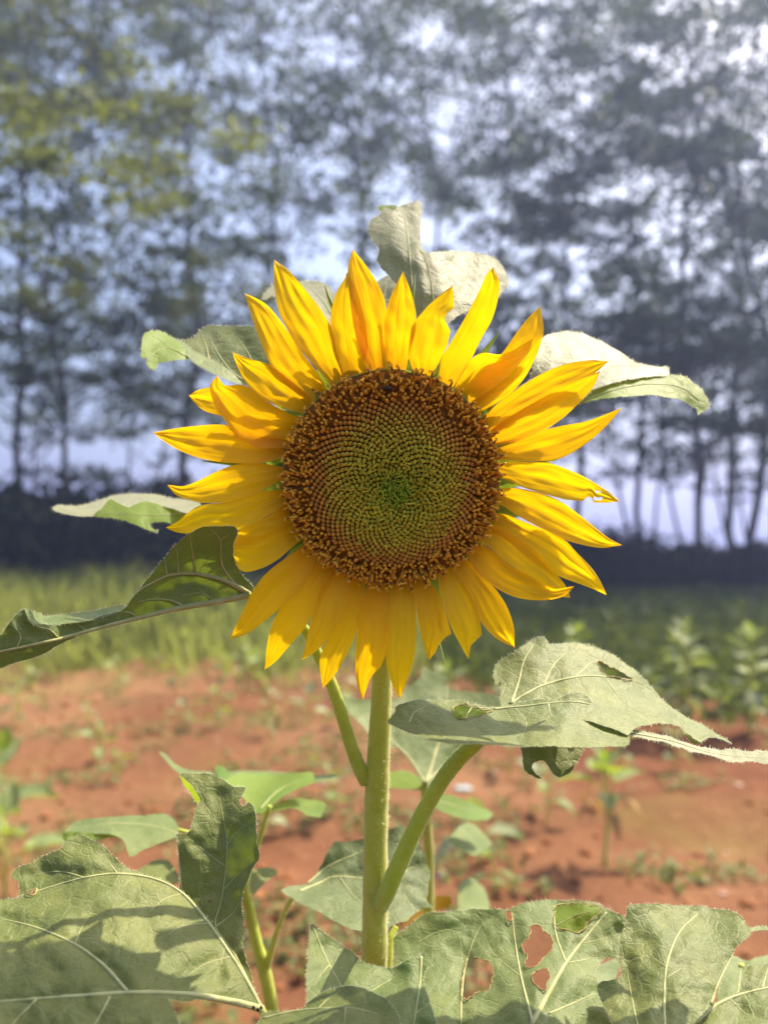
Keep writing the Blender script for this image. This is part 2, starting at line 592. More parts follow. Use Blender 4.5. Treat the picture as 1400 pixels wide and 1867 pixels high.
def stalk(name, parent, pts, radii_px, mat, hairs=0, hair_len=0.0022, seg=12, ribs=0.0):
    """pts: (x, y, depth)"""
    q = cr([(x, y, d * 3000) for x, y, d in pts], 10)
    rr = np.interp(np.linspace(0, 1, len(q)), np.linspace(0, 1, len(radii_px)), radii_px)
    d = q[:, 2] / 3000
    w = PA(q[:, :2], d)
    r = rr * d / FPX * np.array([1 + 0.05 * nz(i * 7, 0, 9, 3.3) for i in range(len(q))])
    mb = MB()
    tube(mb, w, r, seg, 0)
    o = mb.build(name, mat, parent)
    if hairs:
        hb = MB()
        for _ in range(hairs):
            t = random.random() * (len(q) - 1)
            i = int(t); fr = t - i
            c = w[i] * (1 - fr) + w[i + 1] * fr
            tn = w[i + 1] - w[i]; tn = tn / np.linalg.norm(tn)
            a = np.cross(tn, np.array([0, 1, 0.0])); a /= np.linalg.norm(a)
            b = np.cross(tn, a)
            th = random.random() * 2 * math.pi
            n_ = a * math.cos(th) + b * math.sin(th)
            L = hair_len * random.uniform(0.35, 1.1)
            s0 = c + n_ * r[i] * 0.97
            e = s0 + (n_ + tn * random.gauss(-0.1, 0.35) + np.cross(tn, n_) * random.gauss(0, 0.3)) * L
            wv = np.cross(tn, n_) * 0.00010
            hb.add([s0 + wv, s0 - wv, s0 + tn * 0.00007, e], [(0, 1, 3), (1, 2, 3), (2, 0, 3)])
        h = hb.build('stem_hairs', M_HAIR, o, smooth=False)
        h['kind'] = 'stuff'
    return o

# ------------------------------------------------------------------ ground: one sheet to the horizon, red soil in front, grass beyond
def soil_edge(x):
    return 8.9 + 2.2 * nz(x, 0, 2.3, 4) + 1.2 * nz(x, 0, .7, 8) - 3.2 / (1 + math.exp(-max(-20, min(20, (x - 1.6) * 2.2))))

def groundmat():
    m, nt, out = newmat('ground_soil_grass')
    tc = nt.nodes.new('ShaderNodeTexCoord')
    ob = tc.outputs['Object']
    n1 = noise_tex(nt, 1.3, 5, ob, 0.6)
    n2 = noise_tex(nt, 14, 5, ob, 0.65)
    n3 = noise_tex(nt, 90, 3, ob)
    c = ramp(nt, n1, [(0.3, (0.085, 0.034, 0.016)), (0.5, (0.125, 0.051, 0.023)), (0.7, (0.17, 0.082, 0.038))])
    c = mixc(nt, ramp(nt, n2, [(0.35, (0.55, 0.55, 0.55)), (0.6, (0, 0, 0))]), c, (0.12, 0.042, 0.024))
    c = mixc(nt, ramp(nt, n2, [(0.60, (0, 0, 0)), (0.75, (0.6, 0.6, 0.6))]), c, (0.38, 0.20, 0.12))
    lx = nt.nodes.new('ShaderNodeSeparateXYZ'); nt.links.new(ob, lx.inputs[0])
    left_pale = ramp(nt, mathn(nt, 'ADD', noise_tex(nt, 0.35, 3, ob), mathn(nt, 'MULTIPLY', lx.outputs['X'], -0.045)), [(0.42, (0, 0, 0)), (0.72, (0.75, 0.75, 0.75))])  # soil gets paler towards the left, broken up by broad noise
    c = mixc(nt, left_pale, c, (0.26, 0.15, 0.078))
    c = mixc(nt, 0.3, c, ramp(nt, n3, [(0.3, (0.3, 0.3, 0.3)), (0.7, (0.7, 0.7, 0.7))]), 'OVERLAY')
    at = N(nt, 'ShaderNodeAttribute', attribute_name='col')
    g = ramp(nt, noise_tex(nt, 2.5, 5, ob), [(0.35, (0.055, 0.075, 0.018)), (0.65, (0.10, 0.12, 0.03))])
    sp = nt.nodes.new('ShaderNodeSeparateColor')
    nt.links.new(at.outputs['Color'], sp.inputs[0])
    f = mathn(nt, 'ADD', sp.outputs[0], mathn(nt, 'MULTIPLY', mathn(nt, 'SUBTRACT', n1, 0.5), 1.2))
    c = mixc(nt, ramp(nt, f, [(0.40, (0, 0, 0)), (0.62, (1, 1, 1))]), c, g)
    w = noise_tex(nt, 0.9, 4, ob, 0.6, 1.0)
    c = mixc(nt, mathn(nt, 'MULTIPLY', ramp(nt, w, [(0.55, (0, 0, 0)), (0.7, (1, 1, 1))]), 0.38), c, (0.15, 0.13, 0.035))
    bs = N(nt, 'ShaderNodeBsdfPrincipled', Roughness=0.95)
    bs.inputs['Specular IOR Level'].default_value = 0.1
    nt.links.new(c, bs.inputs['Base Color'])
    nt.links.new(bump(nt, mathn(nt, 'ADD', n2, mathn(nt, 'MULTIPLY', n3, 0.3)), 0.9, 0.03), bs.inputs['Normal'])
    nt.links.new(bs.outputs[0], out.inputs[0])
    return m
def ground_z(x, y):
    if y > 14 or abs(x) > 9:
        return 0.0
    fall = min(1, (14 - y) / 4)
    z = 0.032 * nz(x, y, .55, 1) + 0.013 * nz(x, y, .18, 2) + 0.007 * nz(x, y, .07, 3)
    z += 0.025 * math.sin((y + .25 * nz(x, y, 1.5, 7)) * 5.2)           # furrows
    return z * fall
ys = [-3 + 0.25 * i for i in range(16)] + list(1.1 * (420 / 1.1) ** (np.linspace(0, 1, 300) ** 1.35 * 0 + np.linspace(0, 1, 300)))
ys = sorted(set([round(v, 4) for v in ys]))
u = np.linspace(-1, 1, 230)
V, F, A = [], [], []
for y in ys:
    wd = 3.0 + 0.62 * max(y, 0) + (0 if y < 40 else (y - 40) * 1.0)
    for k in u:
        x = wd * k
        V.append((x, y, ground_z(x, y)))
        e = soil_edge(x)
        A.append((min(1, max(0, (y - e) / 1.6 + .5)),) * 3)
nx = len(u)
for i in range(len(ys) - 1):
    for k in range(nx - 1):
        F.append((i*nx+k, i*nx+k+1, (i+1)*nx+k+1, (i+1)*nx+k))
mb = MB(); mb.add(V, F)
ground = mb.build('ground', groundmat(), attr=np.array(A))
ground['kind'] = 'structure'

# clods and pebbles on the soil
M_CLOD = simplemat('soil_clod', (0.15, 0.055, 0.024), (0.26, 0.115, 0.05), 9, 0.95, bumpd=0.004, spec=0.1)
M_STONE = simplemat('pale_stone', (0.42, 0.26, 0.20), (0.5, 0.34, 0.27), 30, 0.9)
ico = [(0,0,1),(.894,0,.447),(.276,.851,.447),(-.724,.526,.447),(-.724,-.526,.447),(.276,-.851,.447),(.724,.526,-.447),(-.276,.851,-.447),(-.894,0,-.447),(-.276,-.851,-.447),(.724,-.526,-.447),(0,0,-1)]
icf = [(0,1,2),(0,2,3),(0,3,4),(0,4,5),(0,5,1),(1,6,2),(2,7,3),(3,8,4),(4,9,5),(5,10,1),(2,6,7),(3,7,8),(4,8,9),(5,9,10),(1,10,6),(6,11,7),(7,11,8),(8,11,9),(9,11,10),(10,11,6)]
def lumps(count, mat, smin, smax, name):
    m = MB()
    for _ in range(count):
        y = 1.6 * (8.0 / 1.6) ** random.random()
        x = random.uniform(-1, 1) * (0.62 * y + .4)
        if y > soil_edge(x): continue
        s = smin + (smax - smin) * random.random() ** 3
        a = np.array(ico) * (np.array([1, 1, .65]) * s * np.random.default_rng(int(1e6 * random.random())).uniform(.7, 1.3, (12, 3)))
        m.add(a + np.array([x, y, ground_z(x, y) + s * .2]), icf)
    o = m.build(name, mat, smooth=False); o['kind'] = 'stuff'
lumps(1500, M_CLOD, .006, .032, 'soil_clods')
lumps(150, M_STONE, .006, .022, 'pebbles')

# ------------------------------------------------------------------ foliage helpers
def quads(cen, nrm, size, asp=0.55):
    """small leaf faces: centre, facing direction, length"""
    n = len(cen)
    a = rng.normal(size=(n, 3))
    nrm = nrm / (np.linalg.norm(nrm, axis=1)[:, None] + 1e-9)
    a -= nrm * (a * nrm).sum(1)[:, None]
    a /= np.linalg.norm(a, axis=1)[:, None] + 1e-9
    b = np.cross(nrm, a)
    L = size[:, None]
    v = np.stack([cen - a * L * .5, cen + b * L * asp * .5 + a * L * .05, cen + a * L * .5, cen - b * L * asp * .5 + a * L * .05], 1).reshape(-1, 3)
    return v

def quadmesh(name, v, mat, col=None):
    n = len(v) // 4
    me = bpy.data.meshes.new(name)
    me.vertices.add(n * 4); me.loops.add(n * 4); me.polygons.add(n)
    me.vertices.foreach_set('co', v.ravel())
    me.loops.foreach_set('vertex_index', np.arange(n * 4, dtype=np.int32))
    me.polygons.foreach_set('loop_start', np.arange(0, n * 4, 4, dtype=np.int32))
    me.materials.append(mat)
    me.update(calc_edges=True)
    return me

def crownmat(name, a, b, trans, tfac=0.35, scale=0.5):
    m, nt, out = newmat(name)
    tc = nt.nodes.new('ShaderNodeTexCoord')
    oi = nt.nodes.new('ShaderNodeObjectInfo')
    n = noise_tex(nt, scale, 4, tc.outputs['Object'], 0.65)
    f = mathn(nt, 'ADD', n, mathn(nt, 'MULTIPLY', mathn(nt, 'SUBTRACT', oi.outputs['Random'], 0.5), 0.3))
    c = mixc(nt, ramp(nt, f, [(0.35, (0, 0, 0)), (0.65, (1, 1, 1))]), a, b)
    bs = N(nt, 'ShaderNodeBsdfPrincipled', Roughness=0.6)
    bs.inputs['Specular IOR Level'].default_value = 0.2
    nt.links.new(c, bs.inputs['Base Color'])
    tr = nt.nodes.new('ShaderNodeBsdfTranslucent')
    tr.inputs['Color'].default_value = (*trans, 1)
    mx = nt.nodes.new('ShaderNodeMixShader')
    mx.inputs[0].default_value = tfac
    nt.links.new(bs.outputs[0], mx.inputs[1]); nt.links.new(tr.outputs[0], mx.inputs[2])
    nt.links.new(mx.outputs[0], out.inputs[0])
    return m
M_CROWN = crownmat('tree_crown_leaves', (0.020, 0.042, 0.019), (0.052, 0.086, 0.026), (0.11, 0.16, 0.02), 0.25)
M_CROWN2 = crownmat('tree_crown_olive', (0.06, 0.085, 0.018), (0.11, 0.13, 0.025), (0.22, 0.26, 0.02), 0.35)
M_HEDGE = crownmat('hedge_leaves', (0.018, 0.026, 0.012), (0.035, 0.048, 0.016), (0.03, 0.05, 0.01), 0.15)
M_BARK = simplemat('tree_bark', (0.035, 0.026, 0.020), (0.075, 0.058, 0.046), 6, 0.9, bumpd=0.02, spec=0.1)
M_GRASS = crownmat('grass_blades', (0.095, 0.125, 0.032), (0.22, 0.215, 0.065), (0.33, 0.38, 0.08), 0.5, 0.6)
M_COVER_SHADE = crownmat('cover_leaves_shaded', (0.035, 0.055, 0.014), (0.085, 0.10, 0.028), (0.12, 0.16, 0.02), 0.3, 0.6)  # tree shade over the right strip is put into this darker green
M_WEED = crownmat('weed_leaves', (0.09, 0.12, 0.04), (0.15, 0.17, 0.06), (0.20, 0.26, 0.04), 0.3, 1.0)

# ------------------------------------------------------------------ tall trees with layered, flat-topped sprays
def tree_meshes(seed, H, mat, spread=1.0, first=.30, leafn=12500, leafsize=.21):
    r_ = random.Random(seed)
    g = np.random.default_rng(seed)
    m = MB()
    lean = r_.uniform(-.5, .5)
    tp = [(lean * (z / H) ** 2 * 1.6 + .28 * math.sin(z * .5 + seed) + .1 * math.sin(z * 1.3 + seed), .3 * math.cos(z * .5 + seed * 2), z) for z in np.linspace(-.1, H, 15)]
    rb = H * .0064
    tube(m, tp, np.linspace(1, .16, 15) ** .9 * rb, 7)
    tp = np.array(tp)
    pads = []
    nl = r_.randint(11, 13)
    for i in range(nl):
        z = H * (first + (1 - first) * (i + r_.random()) / nl)
        q = np.array([np.interp(z, tp[:, 2], tp[:, k]) for k in range(3)])
        az = i * 2.4 + r_.uniform(-.6, .6)
        fz = (z / H - first) / (1 - first)
        Lr = spread * H * (.12 + .19 * math.sin(math.pi * min(1, .25 + fz * .75)) ** 1.0) * r_.uniform(.6, 1.25)
        up = Lr * r_.uniform(.15, .6)
        d = np.array([math.cos(az), math.sin(az), 0])
        p1 = q + d * Lr * .4 + np.array([0, 0, up * .62]); p2 = q + d * Lr * .75 + np.array([0, 0, up * .9]); p3 = q + d * Lr + np.array([0, 0, up])
        tube(m, cr([q, p1, p2, p3], 3), np.linspace(1, .2, 10) * rb * .34 * (1.1 - .6 * fz), 5, cap=False)
        for b, s in ((p3, 1.05), (p2, .8 if r_.random() < .55 else 0), (p1 + d * .3, .5 if r_.random() < .35 else 0)):
            if s == 0: continue
            for _ in range(2 if s > .9 and r_.random() < .4 else 1):
                c = b + np.array([r_.gauss(0, .09 * H * .35), r_.gauss(0, .09 * H * .35), r_.gauss(.1, .15)])
                tube(m, cr([b - d * .2, (b + c) / 2 + [0, 0, .15], c], 2), np.linspace(1, .3, 5) * rb * .10, 4, cap=False)
                pads.append((c, s * r_.uniform(.75, 1.35)))
    wts = np.array([p[1] ** 2 for p in pads]); wts /= wts.sum()
    idx = g.choice(len(pads), leafn, p=wts)
    pc = np.array([p[0] for p in pads]); ps = np.array([p[1] for p in pads])
    # each pad is made of several smaller flat sprays
    sub = g.normal(size=(len(pads), 8, 3)) * np.array([1.35, 1.35, .12])
    so_ = sub[idx, g.integers(0, 8, leafn)]
    loc = pc[idx] + ps[idx][:, None] * (so_ + g.normal(size=(leafn, 3)) * np.array([.26, .26, .10])) * (H / 17)
    nrm = g.normal(size=(leafn, 3)) + np.array([0, 0, .5])
    v = quads(loc, nrm, g.uniform(.6, 1.4, leafn) * leafsize, .5)
    return m.mesh('trunk', [M_BARK]), quadmesh('crown', v, mat)

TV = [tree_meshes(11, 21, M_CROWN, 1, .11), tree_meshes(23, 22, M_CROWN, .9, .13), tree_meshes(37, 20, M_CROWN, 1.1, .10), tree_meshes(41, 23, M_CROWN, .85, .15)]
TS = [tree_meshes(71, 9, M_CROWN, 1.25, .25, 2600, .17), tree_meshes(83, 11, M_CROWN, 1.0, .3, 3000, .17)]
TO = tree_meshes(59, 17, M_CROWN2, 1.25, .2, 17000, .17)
def tree(x, y, s, rz, meshes, label, group='tall layered trees beyond the field', name='tall_tree'):
    t = thing(name, (x, y, 0), label, 'tree', group)
    t.rotation_euler[2] = rz
    t.scale = (s, s, s)
    link('trunk', meshes[0], t); link('crown', meshes[1], t)
    return t
def px_tree(px, Y):
    return ((px - 700) / FPX * Y, Y)
near_trees = [
 (332, 25.0, 1.06, 0.3, 1, 'dark slender tree whose trunk stands just left of the petals'),
 (1045, 25.5, .86, 1.9, 3, 'tree with straight dark trunk rising just right of the flower head'),
 (1172, 24.5, .80, 4.0, 1, 'thin dark trunk nearest the right tips of the petals'),
 (1262, 23, .84, 2.2, 3, 'leaning dark trunk midway between petals and right edge'),
 (1385, 24.5, 1.05, 5.2, 0, 'tall dark tree at the right edge of the photo'),
 (650, 26.0, 1.1, 2.8, 2, 'tree with its trunk hidden behind the sunflower head'),
 (30, 26.5, 1.08, 1.2, 0, 'dark tree whose bare limbs fork at the left edge'),
]
for px, Y, s, rz, k, lab in near_trees:
    x, y = px_tree(px, Y)
    tree(x, y, s, rz, TV[k], lab)
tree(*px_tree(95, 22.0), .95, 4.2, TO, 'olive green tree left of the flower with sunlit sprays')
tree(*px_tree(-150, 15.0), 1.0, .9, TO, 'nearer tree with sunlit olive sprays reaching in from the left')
k = 0
for px, Y in [(480, 31), (800, 31), (940, 30), (1350, 33), (1470, 27), (-330, 28), (-600, 30), (1680, 33), (1900, 34)]:
    x, y = px_tree(px + random.uniform(-20, 20), Y)
    tree(x, y, random.uniform(1.1, 1.3), random.uniform(0, 6.28), TV[k % 4], 'dark slender tree in the back row ' + ('right of the sunflower' if px > 700 else 'left of the sunflower'))
    k += 1

for i, (px, Y) in enumerate([(1140, 23.5), (1205, 25), (1232, 24), (1290, 25.5), (1322, 24), (1352, 24.5), (1410, 23.5), (985, 25), (905, 26), (285, 25), (215, 27), (60, 24.5)]):
    x, y = px_tree(px, Y)
    t = thing('sapling', (x, y, 0), 'thin young tree among the trunks ' + ('right of the flower' if px > 700 else 'left of the flower'), 'tree', 'thin young trees between the tall trunks')
    t.rotation_euler[2] = random.uniform(0, 6.28)
    s = random.uniform(.8, 1.15)
    t.scale = (s, s, s)
    link('trunk', TS[i % 2][0], t); link('crown', TS[i % 2][1], t)
# hedge of dark shrubs under the trees
def shrub_meshes(seed, n=5200):
    g = np.random.default_rng(seed)
    cl = g.normal(size=(26, 3)); cl /= np.linalg.norm(cl, axis=1)[:, None]
    cl *= g.uniform(.35, .95, (26, 1)); cl[:, 2] = np.abs(cl[:, 2])
    cl = cl * np.array([1.5, 1.0, 1.0]) + np.array([0, 0, .25])
    i = g.integers(0, 26, n)
    loc = cl[i] + g.normal(size=(n, 3)) * np.array([.33, .26, .22])
    loc[:, 2] = np.abs(loc[:, 2])
    v = quads(loc, g.normal(size=(n, 3)) + [0, -.3, .5], g.uniform(.6, 1.5, n) * .17, .6)
    m = MB()
    for q in range(9):
        a = q * .7 + seed
        tube(m, cr([(0.1 * math.cos(a), .1 * math.sin(a), -.05), (.4 * math.cos(a), .3 * math.sin(a), .5), (1.0 * math.cos(a), .7 * math.sin(a), 1.1)], 3), np.linspace(.035, .01, 7), 5, cap=False)
    return m.mesh('stems', [M_BARK]), quadmesh('foliage', v, M_HEDGE)
SV = [shrub_meshes(3), shrub_meshes(5), shrub_meshes(8)]
k = 0
for px, Y, h in [(-620, 21, 2.3), (-500, 20.6, 2.5), (-380, 21, 2.4), (-260, 20.7, 2.6), (1600, 21, 1.5), (1720, 21, 1.6), (-140, 21, 2.5), (-20, 20.2, 2.7), (90, 20.6, 2.5), (190, 20.8, 2.65), (290, 21.2, 2.6), (390, 21, 2.4), (480, 20.8, 2.2), (570, 21, 2.0), (660, 21.2, 1.9), (750, 21, 1.7), (840, 21.3, 1.6), (920, 21, 1.45), (1000, 21.2, 1.35), (1080, 21, 1.2), (1160, 21.5, 1.0), (1240, 21.2, 1.2), (1325, 21.4, .95), (1400, 21, 1.2), (1480, 21, 1.4),
                 (30, 23, 2.6), (240, 23.5, 2.6), (440, 23, 2.3), (640, 23.5, 2.0), (880, 23, 1.5), (1040, 23.4, 1.5), (1130, 23, 1.55), (1210, 23.5, 1.4), (1290, 23.2, 1.6), (1370, 23, 1.45)]:
    Y += 2
    h *= random.uniform(.7, 1.4)
    px += random.uniform(-25, 25)
    x, y = px_tree(px, Y)
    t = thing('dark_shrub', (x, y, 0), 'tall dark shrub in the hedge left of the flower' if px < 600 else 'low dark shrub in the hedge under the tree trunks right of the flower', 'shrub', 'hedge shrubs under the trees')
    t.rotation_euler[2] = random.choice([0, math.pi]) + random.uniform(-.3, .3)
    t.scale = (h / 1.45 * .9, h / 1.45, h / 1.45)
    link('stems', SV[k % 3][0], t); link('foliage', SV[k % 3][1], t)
    k += 1

# grass and weeds of the strip between soil and hedge; one mass
n = 75000
y = 5.5 * (24 / 5.5) ** rng.random(n)
x = rng.uniform(-1, 1, n) * (.56 * y + 1)
e = np.array([soil_edge(v) for v in x])
keep = (y - e + rng.normal(0, .8, n)) > 0
patch = np.array([nz(a, b, 1.1, 12) + .6 * nz(a, b, .35, 14) for a, b in zip(x, y)])
keep &= patch > -.42
x, y, patch = x[keep], y[keep], patch[keep]
n = len(x)
h = (.16 + .26 * np.clip(patch + .35, 0, 1.2) * np.clip((y - 7) / 5, .25, 1.1)) * rng.uniform(.5, 1.4, n) * (1.15 + .75 * np.clip((-x - .5) / 3, 0, 1))
az = rng.uniform(0, 2 * math.pi, n)
w = rng.uniform(.012, .03, n)
dx, dy = np.cos(az), np.sin(az)
b0 = np.stack([x, y, np.full(n, -.02)], 1)
tip = b0 + np.stack([rng.normal(0, .35, n) * h, rng.normal(0, .35, n) * h, h], 1)
mid_ = b0 * .45 + tip * .55 + np.stack([np.zeros(n), np.zeros(n), h * .12], 1)
sv = np.stack([dx * w, dy * w, 0 * w], 1)
right = (x + np.array([.5 * nz(a, b_, .8, 31) for a, b_ in zip(x, y)]) - .12 * (y - 8) > .35)
tip[right] = b0[right] + (tip[right] - b0[right]) * np.array([1, 1, .62])
mid_[right] = b0[right] * .45 + tip[right] * .55
sv[right] *= 1.7
v = np.stack([b0 - sv * .6, mid_ - sv, tip, mid_ + sv], 1)
o = link('grass', quadmesh('grass', v[~right].reshape(-1, 3), M_GRASS)); o['kind'] = 'stuff'
o = link('shade_dark_cover', quadmesh('shade_dark_cover', v[right].reshape(-1, 3), M_COVER_SHADE)); o['kind'] = 'stuff'  # low cover on the right, tree shade carried by its colour

# low creeping weeds on the soil
n = 26000
y = 1.7 * (9 / 1.7) ** rng.random(n)
x = rng.uniform(-1, 1, n) * (.56 * y + .4)
pt = np.array([nz(a, b, .55, 22) + .5 * nz(a, b, .16, 24) for a, b in zip(x, y)])
k_ = pt > .04 + .26 * (x > .6)
x, y = x[k_], y[k_]
n = len(x)
z = np.array([ground_z(a, b) for a, b in zip(x, y)]) + np.abs(rng.normal(0, .022, n)) + .008
v = quads(np.stack([x, y, z], 1), rng.normal(size=(n, 3)) * .5 + [0, 0, 1], rng.uniform(.02, .055, n), .55)
o = link('creeping_weeds', quadmesh('weeds', v, M_WEED)); o['kind'] = 'stuff'

# ------------------------------------------------------------------ thin air between camera and trees
m = bpy.data.materials.new('haze_air')
m.use_nodes = True
nt = m.node_tree; nt.nodes.clear()
out = nt.nodes.new('ShaderNodeOutputMaterial')
pv = nt.nodes.new('ShaderNodeVolumePrincipled')
pv.inputs['Color'].default_value = (0.45, 0.54, 1.0, 1)
pv.inputs['Density'].default_value = 0.0036
pv.inputs['Anisotropy'].default_value = 0.45
nt.links.new(pv.outputs[0], out.inputs['Volume'])
mb = MB()
x0, x1, y0, y1, z0, z1 = -450, 450, -5, 425, -1.2, 31
mb.add([(x0,y0,z0),(x1,y0,z0),(x1,y1,z0),(x0,y1,z0),(x0,y0,z1),(x1,y0,z1),(x1,y1,z1),(x0,y1,z1)], [(0,3,2,1),(4,5,6,7),(0,1,5,4),(1,2,6,5),(2,3,7,6),(3,0,4,7)])
o = mb.build('haze', m, smooth=False); o['kind'] = 'stuff'

# ------------------------------------------------------------------ the sunflower
base_xy = P(678, 1860, 0.43)
sunflower = thing('sunflower', (base_xy.x, base_xy.y, 0.0),
                  'tall sunflower in full bloom with yellow petals round a brown and green disc', 'sunflower')
HD = 0.395                                     # distance of the flower head

st = stalk('stem', sunflower,
      [(700, 1060, .425), (697, 1215, .432), (694, 1300, .432), (688, 1420, .432), (685, 1520, .432), (684, 1640, .432), (682, 1760, .432), (678, 1900, .43), (672, 2600, .42), (668, 5200, .40)],
      [17, 18, 19, 22, 22, 23, 24, 24, 26, 30], M_STEM, 3600, 0.0025, 16)
# two long petioles grow out of the stem; they carry leaves and are parts of it
stalk('petiole', sunflower, [(668, 1425, .432), (655, 1400, .430), (640, 1360, .427), (622, 1300, .424), (603, 1245, .421), (578, 1190, .418), (550, 1140, .414), (500, 1105, .408), (450, 1084, .400)],
      [14, 13, 12, 11.5, 11, 10, 8.5, 7, 5], M_PETIOLE, 500, 0.0018)
stalk('petiole', sunflower, [(692, 1650, .428), (706, 1625, .424), (728, 1575, .420), (760, 1505, .414), (800, 1432, .406), (835, 1385, .400), (870, 1352, .394), (905, 1318, .392)],
      [18, 17, 16, 15, 14.5, 15, 14, 10], M_PETIOLE, 700, 0.0018)

# --- disc: receptacle, packed buds, bristles, open florets
DC = P(713, 868, HD)
K = HD / FPX
RD = 205 * K
def disc_pt(rp, th, h=0.0):
    """rp: radius in photo pixels, th: angle; the growing point sits low, as the head nods"""
    q = 1 - (rp / 205.0) ** 2
    x = rp * math.cos(th) + 8 * q
    y = rp * math.sin(th) * 0.985 - 27 * q
    dome = 0.0075 * (1 - (rp / 205.0) ** 2) - 0.0055 * math.exp(-(rp / 52.0) ** 2)
    return DC + CR * (x * K) + CU * (y * K) - CF * (dome + h)
def disc_frame(rp, th):
    e = 0.5
    c = disc_pt(rp, th)
    r = (disc_pt(rp + e, th) - disc_pt(max(rp - e, 0.01), th)).normalized()
    t = (disc_pt(rp, th + 0.01) - disc_pt(rp, th - 0.01)).normalized()
    n = r.cross(t).normalized()
    if n.dot(CF) > 0:
        n = -n
    t = n.cross(r).normalized()
    return c, r, t, n

mb = MB()
V, F = [], []
NR, NS = 16, 72
for i in range(NR + 1):
    rp = 197.0 * i / NR
    for j in range(NS):
        V.append(disc_pt(max(rp, 0.5), 2 * math.pi * j / NS, -0.0012))
for i in range(NR):
    for j in range(NS):
        F.append((i*NS+j, i*NS+(j+1) % NS, (i+1)*NS+(j+1) % NS, (i+1)*NS+j))
mb.add(V, F, 0)
# green back of the head
V, F = [], []
prof = [(196, 0.0016), (199, .005), (198, .010), (185, .017), (140, .025), (80, .031), (25, .036)]
for rp, dd in prof:
    for j in range(NS):
        th = 2 * math.pi * j / NS
        V.append(DC + CR * (rp * math.cos(th) * K) + CU * (rp * math.sin(th) * K) + CF * dd)
for i in range(len(prof) - 1):
    for j in range(NS):
        F.append((i*NS+j, (i+1)*NS+j, (i+1)*NS+(j+1) % NS, i*NS+(j+1) % NS))
F.append(tuple((len(prof)-1)*NS + j for j in range(NS)))
mb.add(V, F, 1)
disc = mb.build('disc', [M_DISC, M_BRACT], sunflower)

GA = math.pi * (3 - math.sqrt(5))
NB, RB = 1120, 152.0
bud, bc, bris, brc = MB(), [], MB(), []
brown, mid, green = np.array([.46, .20, .025]), np.array([.50, .41, .035]), np.array([.43, .49, .034])
for i in range(NB):
    rp = RB * ((i + 0.6) / NB) ** 0.54
    th = i * GA + 1.1
    c, r, t, n = disc_frame(rp, th)
    fr = rp / RB
    w = (0.54 * RB / NB * ((i + 0.6) / NB) ** -0.46)
    sp = math.sqrt(2 * math.pi * rp * w) * K    # spacing of neighbours
    br = 0.525 * sp
    lop = random.gauss(0, 0.03)
    ph = random.random() * 6.28
    x = fr + random.gauss(0, 0.035)
    col = brown if x > .92 else mid + (brown - mid) * max(0, (x - .60) / .32) if x > .60 else green + (mid - green) * max(0, x / .60)
    col = col * random.uniform(0.75, 1.2)
    H = br * (1.15 if fr > 0.45 else 1.5)
    vv, ff = [], []
    rings = [(0.96, -0.9), (1.0, 0.25), (0.84, 0.66), (0.42, 0.93)]
    for q, (rs, hs) in enumerate(rings):
        for k in range(6):
            a = ph + k * math.pi / 3
            vv.append(c + (r * math.cos(a) + t * math.sin(a)) * (br * rs) + n * (H * hs) + r * lop * br * q)
    vv.append(c + n * H * 0.96)
    for q in range(3):
        for k in range(6):
            ff.append((q*6+k, q*6+(k+1) % 6, (q+1)*6+(k+1) % 6, (q+1)*6+k))
    for k in range(6):
        ff.append((18 + k, 18 + (k+1) % 6, 24))
    bud.add(vv, ff)
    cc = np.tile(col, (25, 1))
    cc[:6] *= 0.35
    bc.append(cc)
    # curly chaff tips over the middle
    if fr < 0.86 and (fr < 0.70 or random.random() < 0.6):
        for _ in range(1 if fr > 0.2 else 2):
            L = random.uniform(10, 16) * K * (1.0 if fr > .16 else 1.1) * (1 if fr < .6 else .7)
            s0 = c + n * (H * 0.5) + (r * random.gauss(0, .5) + t * random.gauss(0, .5)) * br
            d0 = (n * 0.8 + r * random.gauss(0.1, .25) + t * random.gauss(0, .3) - CU * 0.12).normalized()
            d1 = (n * 0.25 + r * random.gauss(0.0 if fr < .4 else -.3, .5) + t * random.gauss(0.15, .6) + CU * (0.25 if math.sin(th) < 0 else -.35)).normalized()
            pts = [s0, s0 + d0 * L * .45, s0 + d0 * L * .6 + d1 * L * .3, s0 + d0 * L * .65 + d1 * L * .62]
            k0 = bris.n
            tube(bris, pts, np.array([1.6, 1.5, 1.1, .2]) * K, 4)
            m = bris.n - k0
            bcol = (np.array([.70, .60, .05]) if fr > .22 else np.array([.48, .60, .04])) * random.uniform(.75, 1.25)
            brc.append(np.tile(bcol, (m, 1)))
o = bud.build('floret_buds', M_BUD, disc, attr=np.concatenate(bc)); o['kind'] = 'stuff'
o = bris.build('chaff_bristles', M_BRIS, disc, attr=np.concatenate(brc)); o['kind'] = 'stuff'

